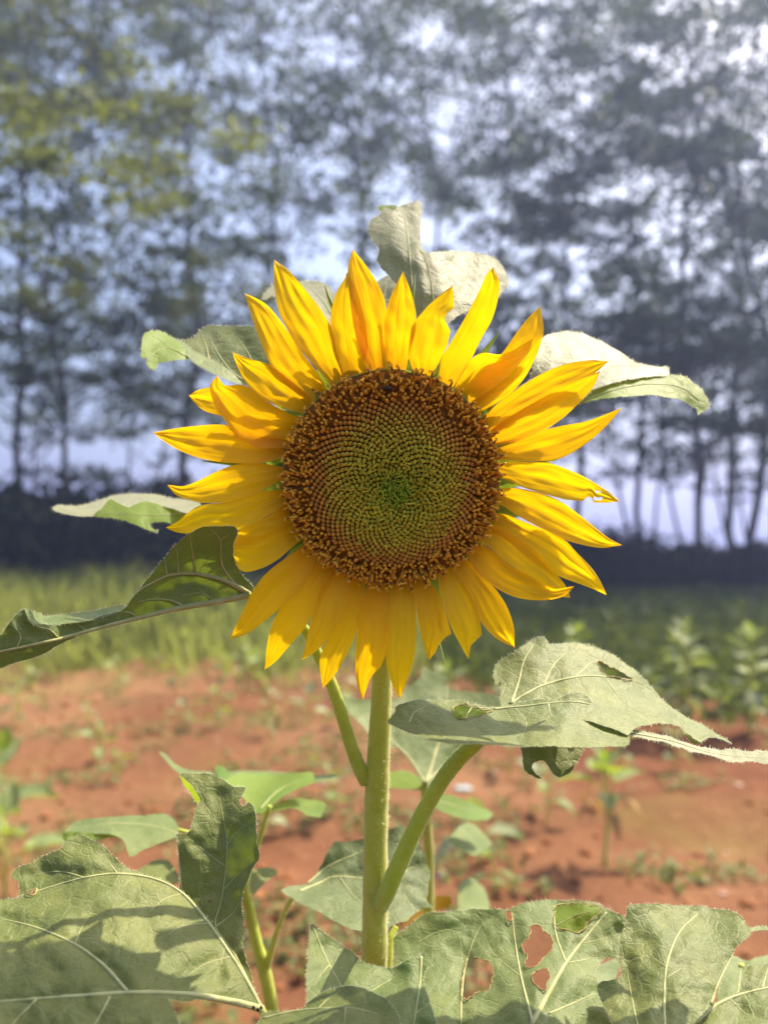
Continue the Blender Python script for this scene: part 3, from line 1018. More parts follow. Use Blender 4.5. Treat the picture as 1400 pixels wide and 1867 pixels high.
def floret_mesh(kind, seed):
    r_ = random.Random(seed)
    m = MB()
    h = {0: 9, 1: 11, 2: 12}[kind]
    prof = [(2.3, -4), (2.5, 2), (2.4, h - 3), (3.4, h)]
    V, F = [], []
    for rr_, z in prof:
        for k in range(8):
            a = k * math.pi / 4
            V.append(((rr_ + (0.0 if z < h else (0.9 if k % 2 else -0.7))) * math.cos(a) * K, rr_ * math.sin(a) * K, (z + (1.3 if (z == h and k % 2) else 0)) * K))
    for i in range(3):
        for k in range(8):
            F.append((i*8+k, i*8+(k+1) % 8, (i+1)*8+(k+1) % 8, (i+1)*8+k))
    m.add(V, F, 0)
    ht = h + (3 if kind == 0 else r_.uniform(5, 8))
    lean = r_.uniform(-1.5, 1.5)
    tube(m, [(0, 0, 2 * K), (0, 0, h * K), (lean * K * .6, r_.uniform(-1, 1) * K, ht * K)], np.array([1.5, 1.9, 1.5]) * K, 6, 1)
    top = np.array([lean * .6, 0, ht])
    if kind > 0:
        for s in (-1, 1):
            cu = r_.uniform(2.6, 5.4)
            a = r_.uniform(-.7, .7)
            dx, dy = math.cos(a) * s, math.sin(a) * s
            p = [top - [0, 0, 3], top + [dx * .6, dy * .6, 1.6], top + [dx * cu * .8, dy * cu * .8, 3.4 + r_.uniform(-1, 1)], top + [dx * (cu + 1.3), dy * (cu + 1.3), 1.8 + r_.uniform(-1.5, 1.5)], top + [dx * (cu + .8), dy * (cu + .8), -.4]]
            tube(m, np.array(p) * K, np.array([1.2, 1.45, 1.4, 1.3, .9]) * K, 5, 2)
    else:
        tube(m, np.array([top - [0, 0, 1], top + [.4, .3, 1.5], top + [.9, -.4, 3]]) * K, np.array([1.3, 2.0, 1.2]) * K, 5, 2)
    return m.mesh('open_floret', [M_COROLLA, M_ANTHER, M_STIGMA])
fm = {k: [floret_mesh(k, 10 * k + s) for s in range(5)] for k in (0, 1, 2)}
off = wloc(disc)
# closed corollas packed between the open florets
fill = MB()
for i in range(620):
    rp = math.sqrt(random.uniform(149 ** 2, 193 ** 2)); th = i * GA
    c, r, t, n = disc_frame(rp, th)
    tl = max(0, (rp - 158) / 36) * .9
    z = (n * math.cos(tl) + r * math.sin(tl) + t * random.gauss(0, .15)).normalized()
    h = random.uniform(5, 11) * K
    tube(fill, [c - n * 2 * K, c + z * h * .6, c + z * h, c + z * (h + 2 * K)], np.array([2.6, 2.9, 3.3, 1.6]) * K, 6)
o = fill.build('closed_corollas', M_COROLLA, disc); o['kind'] = 'stuff'
for ring, (rp, cnt, tilt, kind) in enumerate([(154, 56, 4, 0), (162, 58, 16, 0), (170, 60, 30, 1), (178, 62, 44, 2), (185, 64, 56, 2)]):
    for j in range(cnt):
        th = 2 * math.pi * (j + 0.5 * (ring % 2) + random.gauss(0, .13)) / cnt
        c, r, t, n = disc_frame(rp + random.gauss(0, 2.6), th)
        tl = math.radians(tilt + random.gauss(0, 9))
        z = (n * math.cos(tl) + r * math.sin(tl) + t * random.gauss(0, .16)).normalized()
        x = (r - z * r.dot(z)).normalized()
        y = z.cross(x)
        rot = Matrix((x, y, z)).transposed() @ Matrix.Rotation(random.uniform(-.9, .9), 3, 'Z')
        o = bpy.data.objects.new('open_floret', random.choice(fm[kind]))
        COL.objects.link(o)
        o.parent = disc
        s = random.uniform(.85, 1.2)
        o.matrix_local = Matrix.Translation(c - n * (1.5 * K) - off) @ rot.to_4x4() @ Matrix.Scale(s, 4)

# --- ray petals: two traced edges each (base to tip), own arch and tip bend
def petal(ea, eb, tip, lay, bend=0.0, cup=0.0020, twist=0.0, label=None, holes=(), ridge=1.0, sharp=False):
    seed = random.random() * 90
    A = cr([*ea, tip], 8, ten=0.45) if not sharp else np.array([*ea, tip], float)
    B = cr([*eb, tip], 8, ten=0.45) if not sharp else np.array([*eb, tip], float)
    nt_, ns_ = 44, 19
    A, B = resample(A, nt_), resample(B, nt_)
    C0 = np.array([713.0, 868.0])
    # a root that runs in under the florets
    ra, rb = A[0] + (C0 - A[0]) * .11, B[0] + (C0 - B[0]) * .11
    A = np.vstack([ra, A]); B = np.vstack([rb, B])
    n = len(A)
    t = np.linspace(0, 1, n)
    V, UV = [], []
    length = np.linalg.norm(np.array(tip) - (A[0] + B[0]) / 2)
    phs = random.random() * 6.28
    for i in range(n):
        wd = np.linalg.norm(A[i] - B[i])
        for k in range(ns_):
            s = k / (ns_ - 1)
            q = A[i] * (1 - s) + B[i] * s
            ss = 2 * s - 1
            d = HD + 0.0048 + lay * 0.0016
            # rises towards the viewer from the root, then bends by 'bend' near the tip
            d += -0.010 * math.sin(min(1, t[i] * 1.25) * math.pi / 2) + bend * t[i] ** 2.2
            d += cup * (1 - ss * ss) * min(1, wd / 50) * (1 - .4 * t[i])          # trough along the middle
            amp = ridge * 0.0006 * min(1, wd / 45)
            d -= amp * (math.exp(-((ss - .30) / .13) ** 2) + math.exp(-((ss + .30) / .13) ** 2)) * (0.35 + .65 * t[i])
            d += 0.00020 * math.sin(ss * 23 + phs) * (0.3 + t[i]) * min(1, wd / 40)
            d += twist * ss * t[i]
            d += 0.0016 * noise.noise(Vector((t[i] * 2.6, ss * .9, seed))) + 0.0007 * noise.noise(Vector((t[i] * 7, ss * 2.5, seed + 5)))
            V.append((q[0], q[1], d)); UV.append((s, t[i]))
    V = np.array(V)
    W = PA(V[:, :2], V[:, 2])
    F = []
    for i in range(n - 1):
        for k in range(ns_ - 1):
            c = (V[i*ns_+k, :2] + V[(i+1)*ns_+k+1, :2]) / 2
            if any(((c[0]-hx)/hr) ** 2 + ((c[1]-hy)/hs) ** 2 < 1 for hx, hy, hr, hs in holes):
                continue
            a, b, c3 = V[i*ns_+k, :2], V[i*ns_+k+1, :2], V[(i+1)*ns_+k, :2]
            F.append((i*ns_+k, i*ns_+k+1, (i+1)*ns_+k+1, (i+1)*ns_+k))
    v1, v2 = W[1] - W[0], W[ns_] - W[0]
    if np.dot(np.cross(W[5*ns_+1] - W[5*ns_], W[6*ns_] - W[5*ns_]), np.array(CF)) > 0:
        F = [q[::-1] for q in F]
    m = MB()
    m.add(W, F, 0, UV)
    o = m.build('ray_petal', M_PETAL, sunflower)
    if label:
        o['label'] = label
    return o

PETALS = [
 # edge a, edge b, tip, layer, bend
 ([(562,724),(540,712),(520,700),(494,666),(471,611),(457,572)], [(600,716),(580,680),(555,648),(523,600),(486,555)], (446,534), 2.4, .012, {}),
 ([(598,696),(577,671),(554,644),(526,603),(508,566),(499,510)], [(630,692),(617,652),(606,602),(586,566),(560,532),(528,494)], (500,473), 1.0, .006, {}),
 ([(627,684),(613,646),(603,604),(604,566),(614,531),(628,508)], [(672,672),(671,640),(668,600),(660,560),(648,520)], (632,496), 2.0, .004, {}),
 ([(668,668),(656,640),(645,595),(637,540),(634,490)], [(704,654),(705,620),(703,556),(689,517),(666,482)], (643,454), 0.6, .010, {}),
 ([(706,660),(702,626),(700,591),(709,549),(723,517)], [(742,664),(748,638),(757,604),(758,569),(748,529)], (735,495), 0.2, .002, {}),
 ([(757,686),(744,650),(746,622),(759,582),(779,558),(801,538)], [(782,692),(801,660),(816,628),(821,603),(810,582),(815,570),(828,561)], (825,520), 1.0, .006, {'sharp': True}),
 ([(798,692),(806,652),(824,620),(850,575),(873,531),(887,500)], [(830,700),(856,660),(877,618),(897,582),(908,543),(911,515)], (899,487), 0.2, -.006, {}),
 ([(868,676),(890,652),(913,646),(936,614),(962,580)], [(915,700),(950,668),(974,640),(991,606)], (985,558), 3.2, .010, {}),
 ([(827,712),(840,682),(862,652),(884,643),(910,646),(936,638)], [(874,735),(900,716),(926,692),(950,664),(962,648)], (972,616), 2.2, .004, {}),
 ([(852,738),(874,722),(900,705),(930,682),(962,645)], [(882,748),(908,733),(934,714),(958,686),(978,648)], (991,608), 1.2, -.006, {}),
 ([(884,762),(900,742),(932,717),(962,696),(998,676),(1036,662),(1079,656)], [(900,790),(940,760),(1000,730),(1056,702),(1092,674)], (1110,658), 2.2, .006, {}),
 ([(890,790),(906,775),(950,747),(1006,716),(1072,686)], [(905,812),(936,806),(984,789),(1022,765),(1052,738),(1081,706)], (1094,676), 0.4, -.004, {}),
 ([(900,818),(922,812),(952,800),(986,786),(1024,776),(1064,769),(1099,757)], [(900,838),(946,840),(1000,840),(1026,834),(1052,820),(1080,800),(1110,772)], (1134,743), 2.0, .004, {}),
 ([(902,844),(944,841),(1001,843),(1026,852),(1059,866),(1087,882),(1111,897)], [(900,866),(920,874),(956,890),(993,901),(1030,911),(1064,914),(1067,908),(1073,905),(1079,908),(1081,916),(1104,917)], (1130,914), 1.4, .004, {'holes': [(1091, 909, 9.5, 2.8), (1090, 896, 3.5, 2)], 'sharp': True}),
 ([(900,892),(920,890),(950,891),(989,900),(1022,914),(1050,934),(1079,957),(1108,980)], [(900,920),(916,922),(950,944),(993,966),(1030,984),(1064,994),(1099,999)], (1134,994), 0.8, .003, {}),
 ([(890,934),(921,938),(958,952),(993,966),(1030,985),(1050,1006),(1074,1030),(1093,1057)], [(884,962),(930,985),(967,1012),(995,1034),(1022,1052),(1060,1066),(1088,1077)], (1106,1085), 2.2, .008, {}),
 ([(872,954),(911,963),(950,983),(980,1008),(1007,1038),(1030,1066)], [(864,984),(890,996),(921,1024),(961,1050),(1000,1076),(1026,1088)], (1040,1090), 1.4, .004, {}),
 ([(860,984),(893,1000),(928,1030),(967,1050),(1007,1073)], [(846,1004),(856,1022),(876,1051),(907,1074),(936,1088),(967,1094),(1001,1094),(1030,1086)], (1047,1069), 0.4, -.006, {}),
 ([(834,1010),(864,1029),(888,1058),(908,1080),(925,1108),(937,1145)], [(812,1024),(836,1058),(858,1088),(866,1110),(878,1136),(899,1160),(922,1174)], (938,1181), 1.6, .006, {}),
 ([(816,1032),(844,1063),(864,1097),(875,1129),(879,1158),(868,1167),(858,1178)], [(790,1038),(796,1045),(801,1080),(811,1112),(825,1150),(846,1188)], (854,1203), 0.6, .002, {'sharp': True}),
 ([(780,1046),(784,1056),(801,1086),(814,1124),(823,1156),(812,1162),(800,1176),(792,1192)], [(752,1052),(754,1072),(760,1122),(769,1166),(779,1198)], (783,1204), 1.8, .002, {'sharp': True}),
 ([(712,1050),(711,1098),(707,1150),(704,1205),(715,1248)], [(752,1050),(757,1100),(759,1151),(754,1202),(743,1238)], (729,1275), 0.6, .002, {}),
 ([(674,1050),(660,1100),(651,1151),(648,1209),(651,1248)], [(707,1050),(711,1090),(711,1146),(704,1190),(693,1216),(675,1238)], (661,1277), 1.6, .006, {}),
 ([(640,1040),(634,1077),(623,1117),(606,1154),(588,1186),(582,1212)], [(666,1046),(662,1098),(650,1151),(632,1194),(611,1230)], (589,1255), 2.4, .002, {}),
 ([(610,1036),(588,1070),(575,1104),(564,1143),(558,1172)], [(642,1042),(637,1080),(622,1128),(602,1162),(577,1187)], (550,1204), 0.6, .004, {}),
 ([(586,1016),(570,1032),(546,1068),(520,1098),(500,1130),(488,1170)], [(612,1040),(588,1086),(569,1122),(552,1150),(529,1176),(506,1203)], (482,1222), 2.0, .006, {}),
 ([(556,992),(523,1016),(489,1042),(463,1074),(443,1114),(429,1143)], [(582,1008),(563,1050),(545,1076),(517,1104),(483,1132),(450,1156)], (419,1166), 1.0, .002, {}),
 ([(540,952),(497,966),(465,980),(434,974),(422,984)], [(550,984),(534,996),(511,1017),(483,1034),(451,1043),(434,1037),(424,1020)], (421,1000), 1.6, .004, {}),
 ([(524,916),(490,940),(460,956),(436,968)], [(540,956),(510,966),(470,982),(440,994)], (416,992), 2.8, .006, {}),
 ([(512,893),(478,895),(448,906),(410,916),(367,921),(345,933),(325,950)], [(522,920),(487,941),(462,956),(435,967),(400,966),(345,973),(320,970)], (302,962), 1.6, .002, {}),
 ([(508,850),(485,846),(457,845),(425,848),(392,861),(362,876),(335,886)], [(510,876),(480,893),(450,906),(410,916),(370,917),(345,911),(320,902)], (305,884), 0.6, .010, {}),
 ([(512,800),(470,785),(415,775),(385,774),(350,777),(312,782)], [(510,836),(475,845),(440,845),(400,842),(360,834),(325,820),(297,803)], (279,789), 2.2, .006, {}),
 ([(470,760),(440,730),(410,708),(382,706),(360,711)], [(480,790),(440,772),(405,759),(375,750),(357,737)], (344,721), 3.2, .004, {}),
 ([(512,816),(476,817),(450,805),(430,790),(410,767),(393,742),(383,712),(385,698)], [(546,762),(520,750),(484,730),(455,706),(432,701),(410,702)], (396,685), 1.2, .002, {}),
 ([(545,752),(525,746),(482,729),(457,707),(442,688),(431,664)], [(568,728),(552,712),(525,690),(497,668),(475,659),(455,654)], (424,642), 2.6, .004, {}),
]
for ea, eb, tip, lay, bend, kw in PETALS:
    petal(ea, eb, tip, lay, bend, **kw)

# --- bracts behind the petals
def bract(th, r1, wpx, d0, dtip, side=0.0, r0=186):
    ca, sa = math.cos(th), math.sin(th)
    n = 14
    V, F = [], []
    for i in range(n + 1):
        t = i / n
        r = r0 + (r1 - r0) * t
        w = wpx * (1 - t) ** 0.75 * (1 - .25 * math.exp(-t * 9)) + 0.3
        sh = side * t * t
        for k in range(5):
            s = k / 2 - 1
            x = 713 + r * ca - sa * (s * w + sh)
            y = 868 - (r * sa + ca * (s * w + sh))
            d = d0 + (dtip - d0) * t - .0016 * (1 - s * s) + .001 * nz(i * 9, k * 9, 20, th)
            V.append((x, y, d))
    V = np.array(V)
    for i in range(n):
        for k in range(4):
            F.append((i*5+k, i*5+k+1, (i+1)*5+k+1, (i+1)*5+k))
    m = MB()
    m.add(PA(V[:, :2], V[:, 2]), F)
    m.build('bract', M_BRACT, sunflower)
for j in range(44):
    th = 2 * math.pi * (j + random.gauss(0, .12)) / 44
    bract(th, random.uniform(236, 275), random.uniform(19, 24), HD + .0105 + .0015 * (j % 2), HD + .013, random.gauss(0, 8))
for tx, ty, w in [(591,516,12),(757,498,9),(822,640,10),(912,603,11),(996,676,9),(700,540,11),(452,700,8),(366,840,9),(1018,838,9),(940,930,12),(876,640,9),(812,1215,7),(1040,740,14),(476,620,11),(560,1010,12)]:
    th = math.atan2(868 - ty, tx - 713)
    bract(th, math.hypot(tx - 713, 868 - ty), w, HD + .014, HD + .016, 0, 200)

# a small dark beetle-like dry scrap stuck among the upper florets
m = MB()
c, r, t, n = disc_frame(164, math.pi / 2 + .06)
tube(m, [c + n * .0045 - t * .0024, c + n * .006, c + n * .0045 + t * .0022], [.0008, .0017, .0008], 8)
m.build('dry_floret', M_BLACK, disc)

# ------------------------------------------------------------------ leaves of the sunflower
L = [M_LEAF, M_LEAFP, M_LEAFG, M_LEAFB]
# behind the head, topmost
leaf(sunflower, [
 dict(o=[(706,376),(720,378),(742,370),(765,367),(769,378),(767,413),(770,454),(786,460),(825,458),(863,459),(893,467),(914,481),(926,503),(924,522),(912,537),(873,559),(834,576),(800,600),(762,604),(744,560),(720,517),(698,491),(686,471),(691,452),(672,428),(676,403),(689,391)],
      c=[(760,600,.442),(700,490,.462),(680,420,.478),(740,370,.500),(768,450,.468),(850,460,.490),(925,505,.492),(880,555,.470),(780,520,.452),(730,430,.474)], m=1,
      veins=[([(758,590),(752,530),(748,480),(742,420),(736,385)],7),([(790,560),(787,520),(778,480),(768,455)],5),([(800,585),(829,544),(848,512),(857,488),(849,471)],6),([(829,544),(818,500),(822,480)],3),([(752,530),(730,490),(712,470)],3)]),
 dict(o=[(690,376),(706,372),(724,375),(716,384),(704,390),(697,384)], c=[(690,376,.490),(720,376,.492),(704,390,.486)], m=2, side='un'),
], L, 'pale felted leaf rising above the flower head')
leaf(sunflower, [
 dict(o=[(476,545),(488,527),(502,519),(546,512),(576,513),(598,522),(612,535),(640,540),(690,512),(705,503),(722,512),(735,560),(700,600),(600,610),(540,605),(512,570),(500,541),(486,546)],
      c=[(476,545,.505),(546,512,.52),(610,535,.51),(700,510,.505),(720,560,.48),(600,600,.47),(520,570,.48)], m=1, veins=[([(620,600),(590,550),(560,520)],5),([(690,580),(700,540),(704,512)],5)])], L)
# left, behind the head
leaf(sunflower, [
 dict(o=[(322,622),(344,618),(356,612),(368,598),(382,592),(397,594),(435,595),(470,597),(492,640),(505,690),(450,701),(417,674),(382,660),(347,641)],
      c=[(322,622,.470),(382,592,.480),(470,597,.468),(505,690,.438),(417,674,.442),(347,641,.455),(430,630,.456)], m=0,
      veins=[([(441,692),(417,672),(398,645),(385,620)],5),([(382,659),(376,630),(368,610)],4),([(470,680),(450,640),(430,612)],4)]),
 dict(o=[(308,614),(331,622),(353,639),(394,660),(429,677),(452,701),(423,696),(388,680),(356,663),(343,650),(330,636)],
      c=[(308,614,.462),(353,639,.452),(429,677,.444),(452,701,.438),(388,680,.432),(343,650,.440)], m=3, jit=.4),
 dict(o=[(258,620),(262,610),(272,604),(286,603),(303,608),(318,618),(332,633),(345,655),(327,656),(309,657),(289,664),(283,675),(268,667),(268,654),(258,652)],
      c=[(258,630,.425),(272,604,.442),(303,608,.456),(332,633,.446),(345,655,.440),(309,657,.426),(283,675,.420)], m=2, side='un',
      veins=[([(340,650),(310,635),(285,640),(275,650)],4),([(310,635),(290,618),(275,612)],2)]),
], L, 'grey-green leaf curling over at its tip left of the head')
# right, behind the head
leaf(sunflower, [
 dict(o=[(968,690),(974,645),(986,618),(1007,607),(1036,604),(1061,607),(1093,621),(1129,641),(1157,659),(1186,667),(1218,669),(1219,685),(1193,687),(1150,690),(1107,702),(1079,712),(1043,740),(990,765),(945,740)],
      c=[(945,740,.440),(975,640,.455),(1036,604,.482),(1129,641,.480),(1219,675,.468),(1150,690,.448),(1060,725,.436),(1050,660,.458),(990,765,.434)], m=1,
      veins=[([(985,720),(1010,690),(1028,650),(1020,625)],5),([(975,720),(981,680),(990,640)],4),([(1040,720),(1110,670),(1160,668)],4)]),
 dict(o=[(1040,742),(1060,723),(1079,711),(1107,701),(1129,695),(1171,687),(1221,683),(1250,687),(1271,702),(1287,722),(1293,740),(1284,748),(1273,757),(1267,743),(1243,730),(1200,721),(1129,723),(1079,730)],
      c=[(1040,742,.436),(1107,701,.447),(1221,683,.462),(1271,702,.452),(1280,750,.438),(1200,721,.442),(1129,723,.430)], m=2, side='un',
      veins=[([(1050,735),(1120,711),(1180,700),(1240,706),(1275,730)],5),([(1160,702),(1200,692),(1225,688)],2)]),
], L, 'pale leaf with green folded edge right of the head')
# small one left at hedge height
leaf(sunflower, [
 dict(o=[(98,930),(107,920),(146,922),(186,911),(207,902),(250,900),(286,902),(321,909),(366,918),(350,938),(310,926),(264,914),(236,924),(221,919),(200,909),(186,926),(171,941),(139,941)],
      c=[(98,930,.49),(207,902,.53),(286,902,.525),(366,918,.50),(264,914,.50),(171,941,.485),(236,924,.498)], m=1, jit=.6),
 dict(o=[(171,941),(186,926),(200,909),(221,919),(236,924),(264,914),(310,926),(352,938),(318,958),(304,952),(290,950),(272,955),(276,962),(288,970),(270,967),(257,961),(235,952),(214,946)],
      c=[(171,941,.483),(200,909,.50),(264,914,.497),(352,938,.49),(290,950,.475),(240,945,.474),(288,970,.468)], m=2, side='un', jit=.6,
      veins=[([(345,936),(290,940),(240,938),(190,936)],4),([(300,940),(280,925),(262,920)],2)]),
], L, 'bright green torn leaf left of the petals')
# big underside leaf reaching to the left edge
leaf(sunflower, [
 dict(o=[(225,1112),(250,1080),(275,1048),(304,1012),(329,984),(357,966),(393,959),(428,960),(434,970),(425,998),(429,1023),(443,1051),(461,1070),(452,1087),(393,1099),(321,1113),(250,1131),(200,1143),(143,1160),(107,1177),(64,1199),(0,1217),(-60,1222),(-70,1170),(0,1159),(14,1141),(29,1122),(46,1112),(59,1137),(89,1139),(143,1134),(179,1126),(214,1116)],
      c=[(461,1075,.402),(434,970,.378),(393,959,.372),(329,984,.374),(275,1048,.378),(225,1112,.378),(393,1098,.394),(321,1112,.388),(360,1040,.390),(200,1142,.376),(107,1177,.362),(0,1217,.350),(46,1112,.352),(-60,1190,.344),(143,1134,.370)], m=0, side='un',
      veins=[([(458,1084),(393,1097),(321,1110),(200,1140),(107,1165),(0,1188),(-50,1196)],15),([(454,1082),(411,1059),(357,1046),(311,1048),(279,1062),(250,1080),(229,1109)],11),([(357,1046),(351,1010),(346,972)],6),([(430,1068),(405,1030),(402,985),(385,966)],6),([(325,1046),(323,1000)],4),([(305,1050),(300,1020)],4),([(393,1098),(368,1082),(330,1085)],4),([(340,1108),(312,1095),(275,1093),(250,1099)],6),([(250,1130),(240,1118),(222,1115)],5),([(160,1152),(140,1137)],5),([(107,1164),(90,1148),(70,1143),(45,1130)],5),([(30,1182),(38,1160),(28,1145)],4),([(402,985),(418,975)],3),([(411,1059),(390,1040),(372,1048)],2),([(311,1048),(290,1060)],2),([(360,1046),(380,1020),(398,1012)],2)]),
 dict(o=[(46,1112),(61,1115),(82,1123),(107,1121),(150,1117),(200,1107),(223,1103),(231,1108),(214,1118),(179,1127),(143,1135),(89,1140),(59,1138)],
      c=[(46,1112,.354),(82,1123,.37),(150,1117,.385),(223,1103,.388),(214,1118,.379),(143,1135,.368),(59,1138,.354)], m=3, jit=.4),
], L, 'dark green veined leaf underside reaching to the left edge')
# right leaf, two halves folded along the midrib
leaf(sunflower, [
 dict(o=[(901,1213),(927,1197),(953,1179),(978,1162),(994,1164),(1004,1174),(1050,1172),(1086,1181),(1122,1197),(1158,1223),(1184,1249),(1210,1279),(1246,1305),(1282,1323),(1313,1341),(1334,1357),(1307,1345),(1287,1347),(1277,1354),(1255,1338),(1235,1324),(1205,1319),(1174,1323),(1158,1327),(1145,1340),(1120,1330),(1060,1312),(980,1304),(917,1296),(914,1243),(904,1249)],
      holes=[[(1091,1205),(1107,1213),(1143,1231),(1153,1241),(1110,1232),(1094,1220)]],
      c=[(905,1230,.424),(978,1162,.446),(1050,1172,.452),(1122,1197,.452),(1184,1249,.440),(1246,1305,.420),(1334,1357,.398),(1158,1327,.386),(1060,1290,.392),(980,1290,.392),(917,1290,.394),(1050,1235,.418)], m=0,
      veins=[([(932,1282),(945,1245),(955,1205),(972,1176)],7),([(930,1284),(960,1266),(989,1251),(1040,1237),(1081,1233),(1158,1243),(1200,1268)],8),([(991,1250),(1009,1213),(1035,1187)],6),([(1048,1235),(1081,1205)],5),([(985,1252),(990,1276)],3),([(1049,1236),(1060,1258)],3),([(955,1205),(925,1205)],3),([(950,1225),(975,1235)],2),([(1000,1228),(1020,1235)],2),([(1100,1234),(1150,1290),(1230,1316)],3)]),
 dict(o=[(705,1318),(719,1300),(721,1288),(747,1279),(783,1276),(829,1277),(875,1288),(911,1290),(963,1278),(989,1274),(1014,1274),(1053,1261),(1071,1269),(1081,1282),(1107,1297),(1133,1321),(1145,1339),(1144,1359),(1091,1363),(1014,1363),(937,1360),(875,1358),(809,1354),(757,1341),(726,1328)],
      holes=[[(826,1306),(829,1288),(850,1284),(880,1294),(897,1298),(870,1306),(848,1311)]],
      c=[(705,1318,.372),(747,1279,.388),(829,1277,.394),(911,1290,.393),(1053,1261,.400),(1133,1321,.392),(1145,1358,.366),(1014,1363,.352),(875,1358,.350),(757,1341,.356),(930,1325,.374)], m=0,
      veins=[([(899,1294),(960,1288),(1040,1280),(1107,1291),(1170,1303)],7),([(905,1294),(860,1290),(825,1282)],5),([(745,1320),(755,1300),(775,1288)],3),([(1000,1284),(1003,1302),(1010,1310)],4),([(1085,1286),(1080,1305),(1085,1312)],4),([(860,1290),(850,1310),(870,1325)],3),([(1040,1282),(1050,1300)],2),([(940,1292),(960,1320),(950,1345)],3)]),
 dict(o=[(818,1310),(826,1284),(850,1279),(885,1291),(902,1299),(872,1312),(845,1318)], c=[(818,1310,.400),(850,1279,.404),(902,1299,.402),(845,1318,.396)], m=2, side='un', veins=[([(830,1308),(860,1290)],2),([(845,1312),(875,1294)],2)]),
 dict(o=[(1145,1330),(1180,1336),(1222,1345),(1262,1358),(1295,1366),(1340,1367),(1420,1373),(1420,1393),(1370,1390),(1330,1389),(1305,1381),(1262,1370),(1222,1357),(1180,1347),(1145,1342)],
      c=[(1145,1336,.386),(1222,1350,.386),(1300,1372,.384),(1420,1382,.380),(1340,1367,.388),(1330,1389,.376)], m=1, jit=1.2, veins=[([(1145,1336),(1222,1351),(1300,1374),(1400,1384)],5)]),
 dict(o=[(1243,1324),(1256,1329),(1272,1339),(1287,1350),(1266,1357),(1254,1345)], c=[(1243,1324,.417),(1287,1350,.404),(1254,1345,.408)], m=2, side='un'),
 dict(o=[(950,1352),(1010,1350),(1063,1355),(1058,1378),(1049,1395),(1039,1409),(1022,1418),(1009,1413),(998,1395),(988,1386),(972,1392),(972,1405),(986,1422),(970,1415),(956,1403),(953,1380)],
      c=[(950,1352,.420),(1063,1355,.424),(1022,1418,.408),(970,1415,.404),(1010,1380,.416)], m=0),
], L, 'large insect-eaten leaf folded along its midrib on the right')
# bottom left, broad
leaf(sunflower, [
 dict(o=[(-60,1644),(0,1642),(21,1639),(34,1634),(34,1609),(20,1600),(25,1589),(39,1580),(57,1576),(82,1560),(107,1550),(121,1534),(143,1525),(157,1526),(186,1541),(204,1559),(229,1580),(250,1591),(286,1601),(311,1614),(332,1626),(357,1651),(386,1687),(411,1726),(436,1766),(461,1809),(477,1838),(450,1836),(429,1828),(393,1818),(360,1822),(343,1828),(307,1822),(314,1838),(325,1867),(320,1930),(-60,1960)],
      holes=[[(47,1630),(62,1622),(68,1624),(60,1632)]],
      c=[(-60,1650,.352),(30,1610,.372),(150,1528,.392),(330,1626,.384),(411,1726,.366),(477,1838,.350),(250,1810,.325),(0,1826,.312),(100,1720,.338),(250,1700,.352),(320,1930,.306),(-60,1960,.285),(120,1900,.300)], m=0,
      veins=[([(479,1842),(446,1832),(357,1816),(250,1811),(143,1817),(0,1827),(-60,1832)],15),([(477,1841),(436,1766),(379,1684),(332,1630),(279,1603),(214,1594),(154,1601),(89,1619),(36,1635)],11),([(232,1809),(186,1759),(136,1723),(71,1694),(0,1675)],10),([(200,1819),(179,1859),(150,1900)],7),([(66,1824),(30,1860),(10,1890)],6),([(214,1594),(190,1560)],4),([(332,1630),(300,1640),(270,1665)],3),([(379,1684),(330,1690),(300,1710)],3),([(420,1745),(370,1760),(330,1790)],3),([(154,1601),(110,1590),(60,1595)],4),([(136,1723),(150,1690),(170,1660)],3),([(410,1728),(395,1790)],2)]),
 dict(o=[(329,1412),(354,1410),(382,1413),(411,1425),(429,1435),(448,1435),(443,1448),(436,1462),(443,1471),(457,1464),(466,1484),(468,1534),(473,1566),(461,1584),(450,1609),(440,1641),(444,1684),(443,1730),(454,1769),(468,1816),(477,1838),(440,1775),(411,1735),(382,1692),(332,1636),(329,1594),(323,1523),(336,1523),(346,1516),(354,1491),(357,1473),(364,1457),(357,1444),(343,1426)],
      c=[(329,1412,.425),(448,1435,.420),(466,1484,.405),(473,1566,.398),(443,1684,.385),(477,1838,.354),(332,1636,.388),(323,1523,.398),(410,1520,.404),(395,1640,.392),(440,1775,.366)], m=0,
      veins=[([(470,1826),(430,1745),(393,1691),(400,1655),(407,1623),(414,1541),(405,1480),(400,1450)],6),([(393,1691),(425,1665),(441,1635)],4),([(332,1634),(328,1590),(324,1525)],6),([(407,1623),(440,1590),(466,1570)],3),([(414,1541),(440,1510),(460,1500)],3),([(410,1580),(370,1550),(345,1530)],3)]),
 dict(o=[(327,1412),(344,1428),(358,1445),(366,1457),(360,1468),(350,1450),(336,1432)], c=[(327,1412,.427),(366,1457,.420),(344,1440,.424)], m=2, side='un', jit=.4),
], L, 'broad grey-green leaf with petal shadows at bottom left')
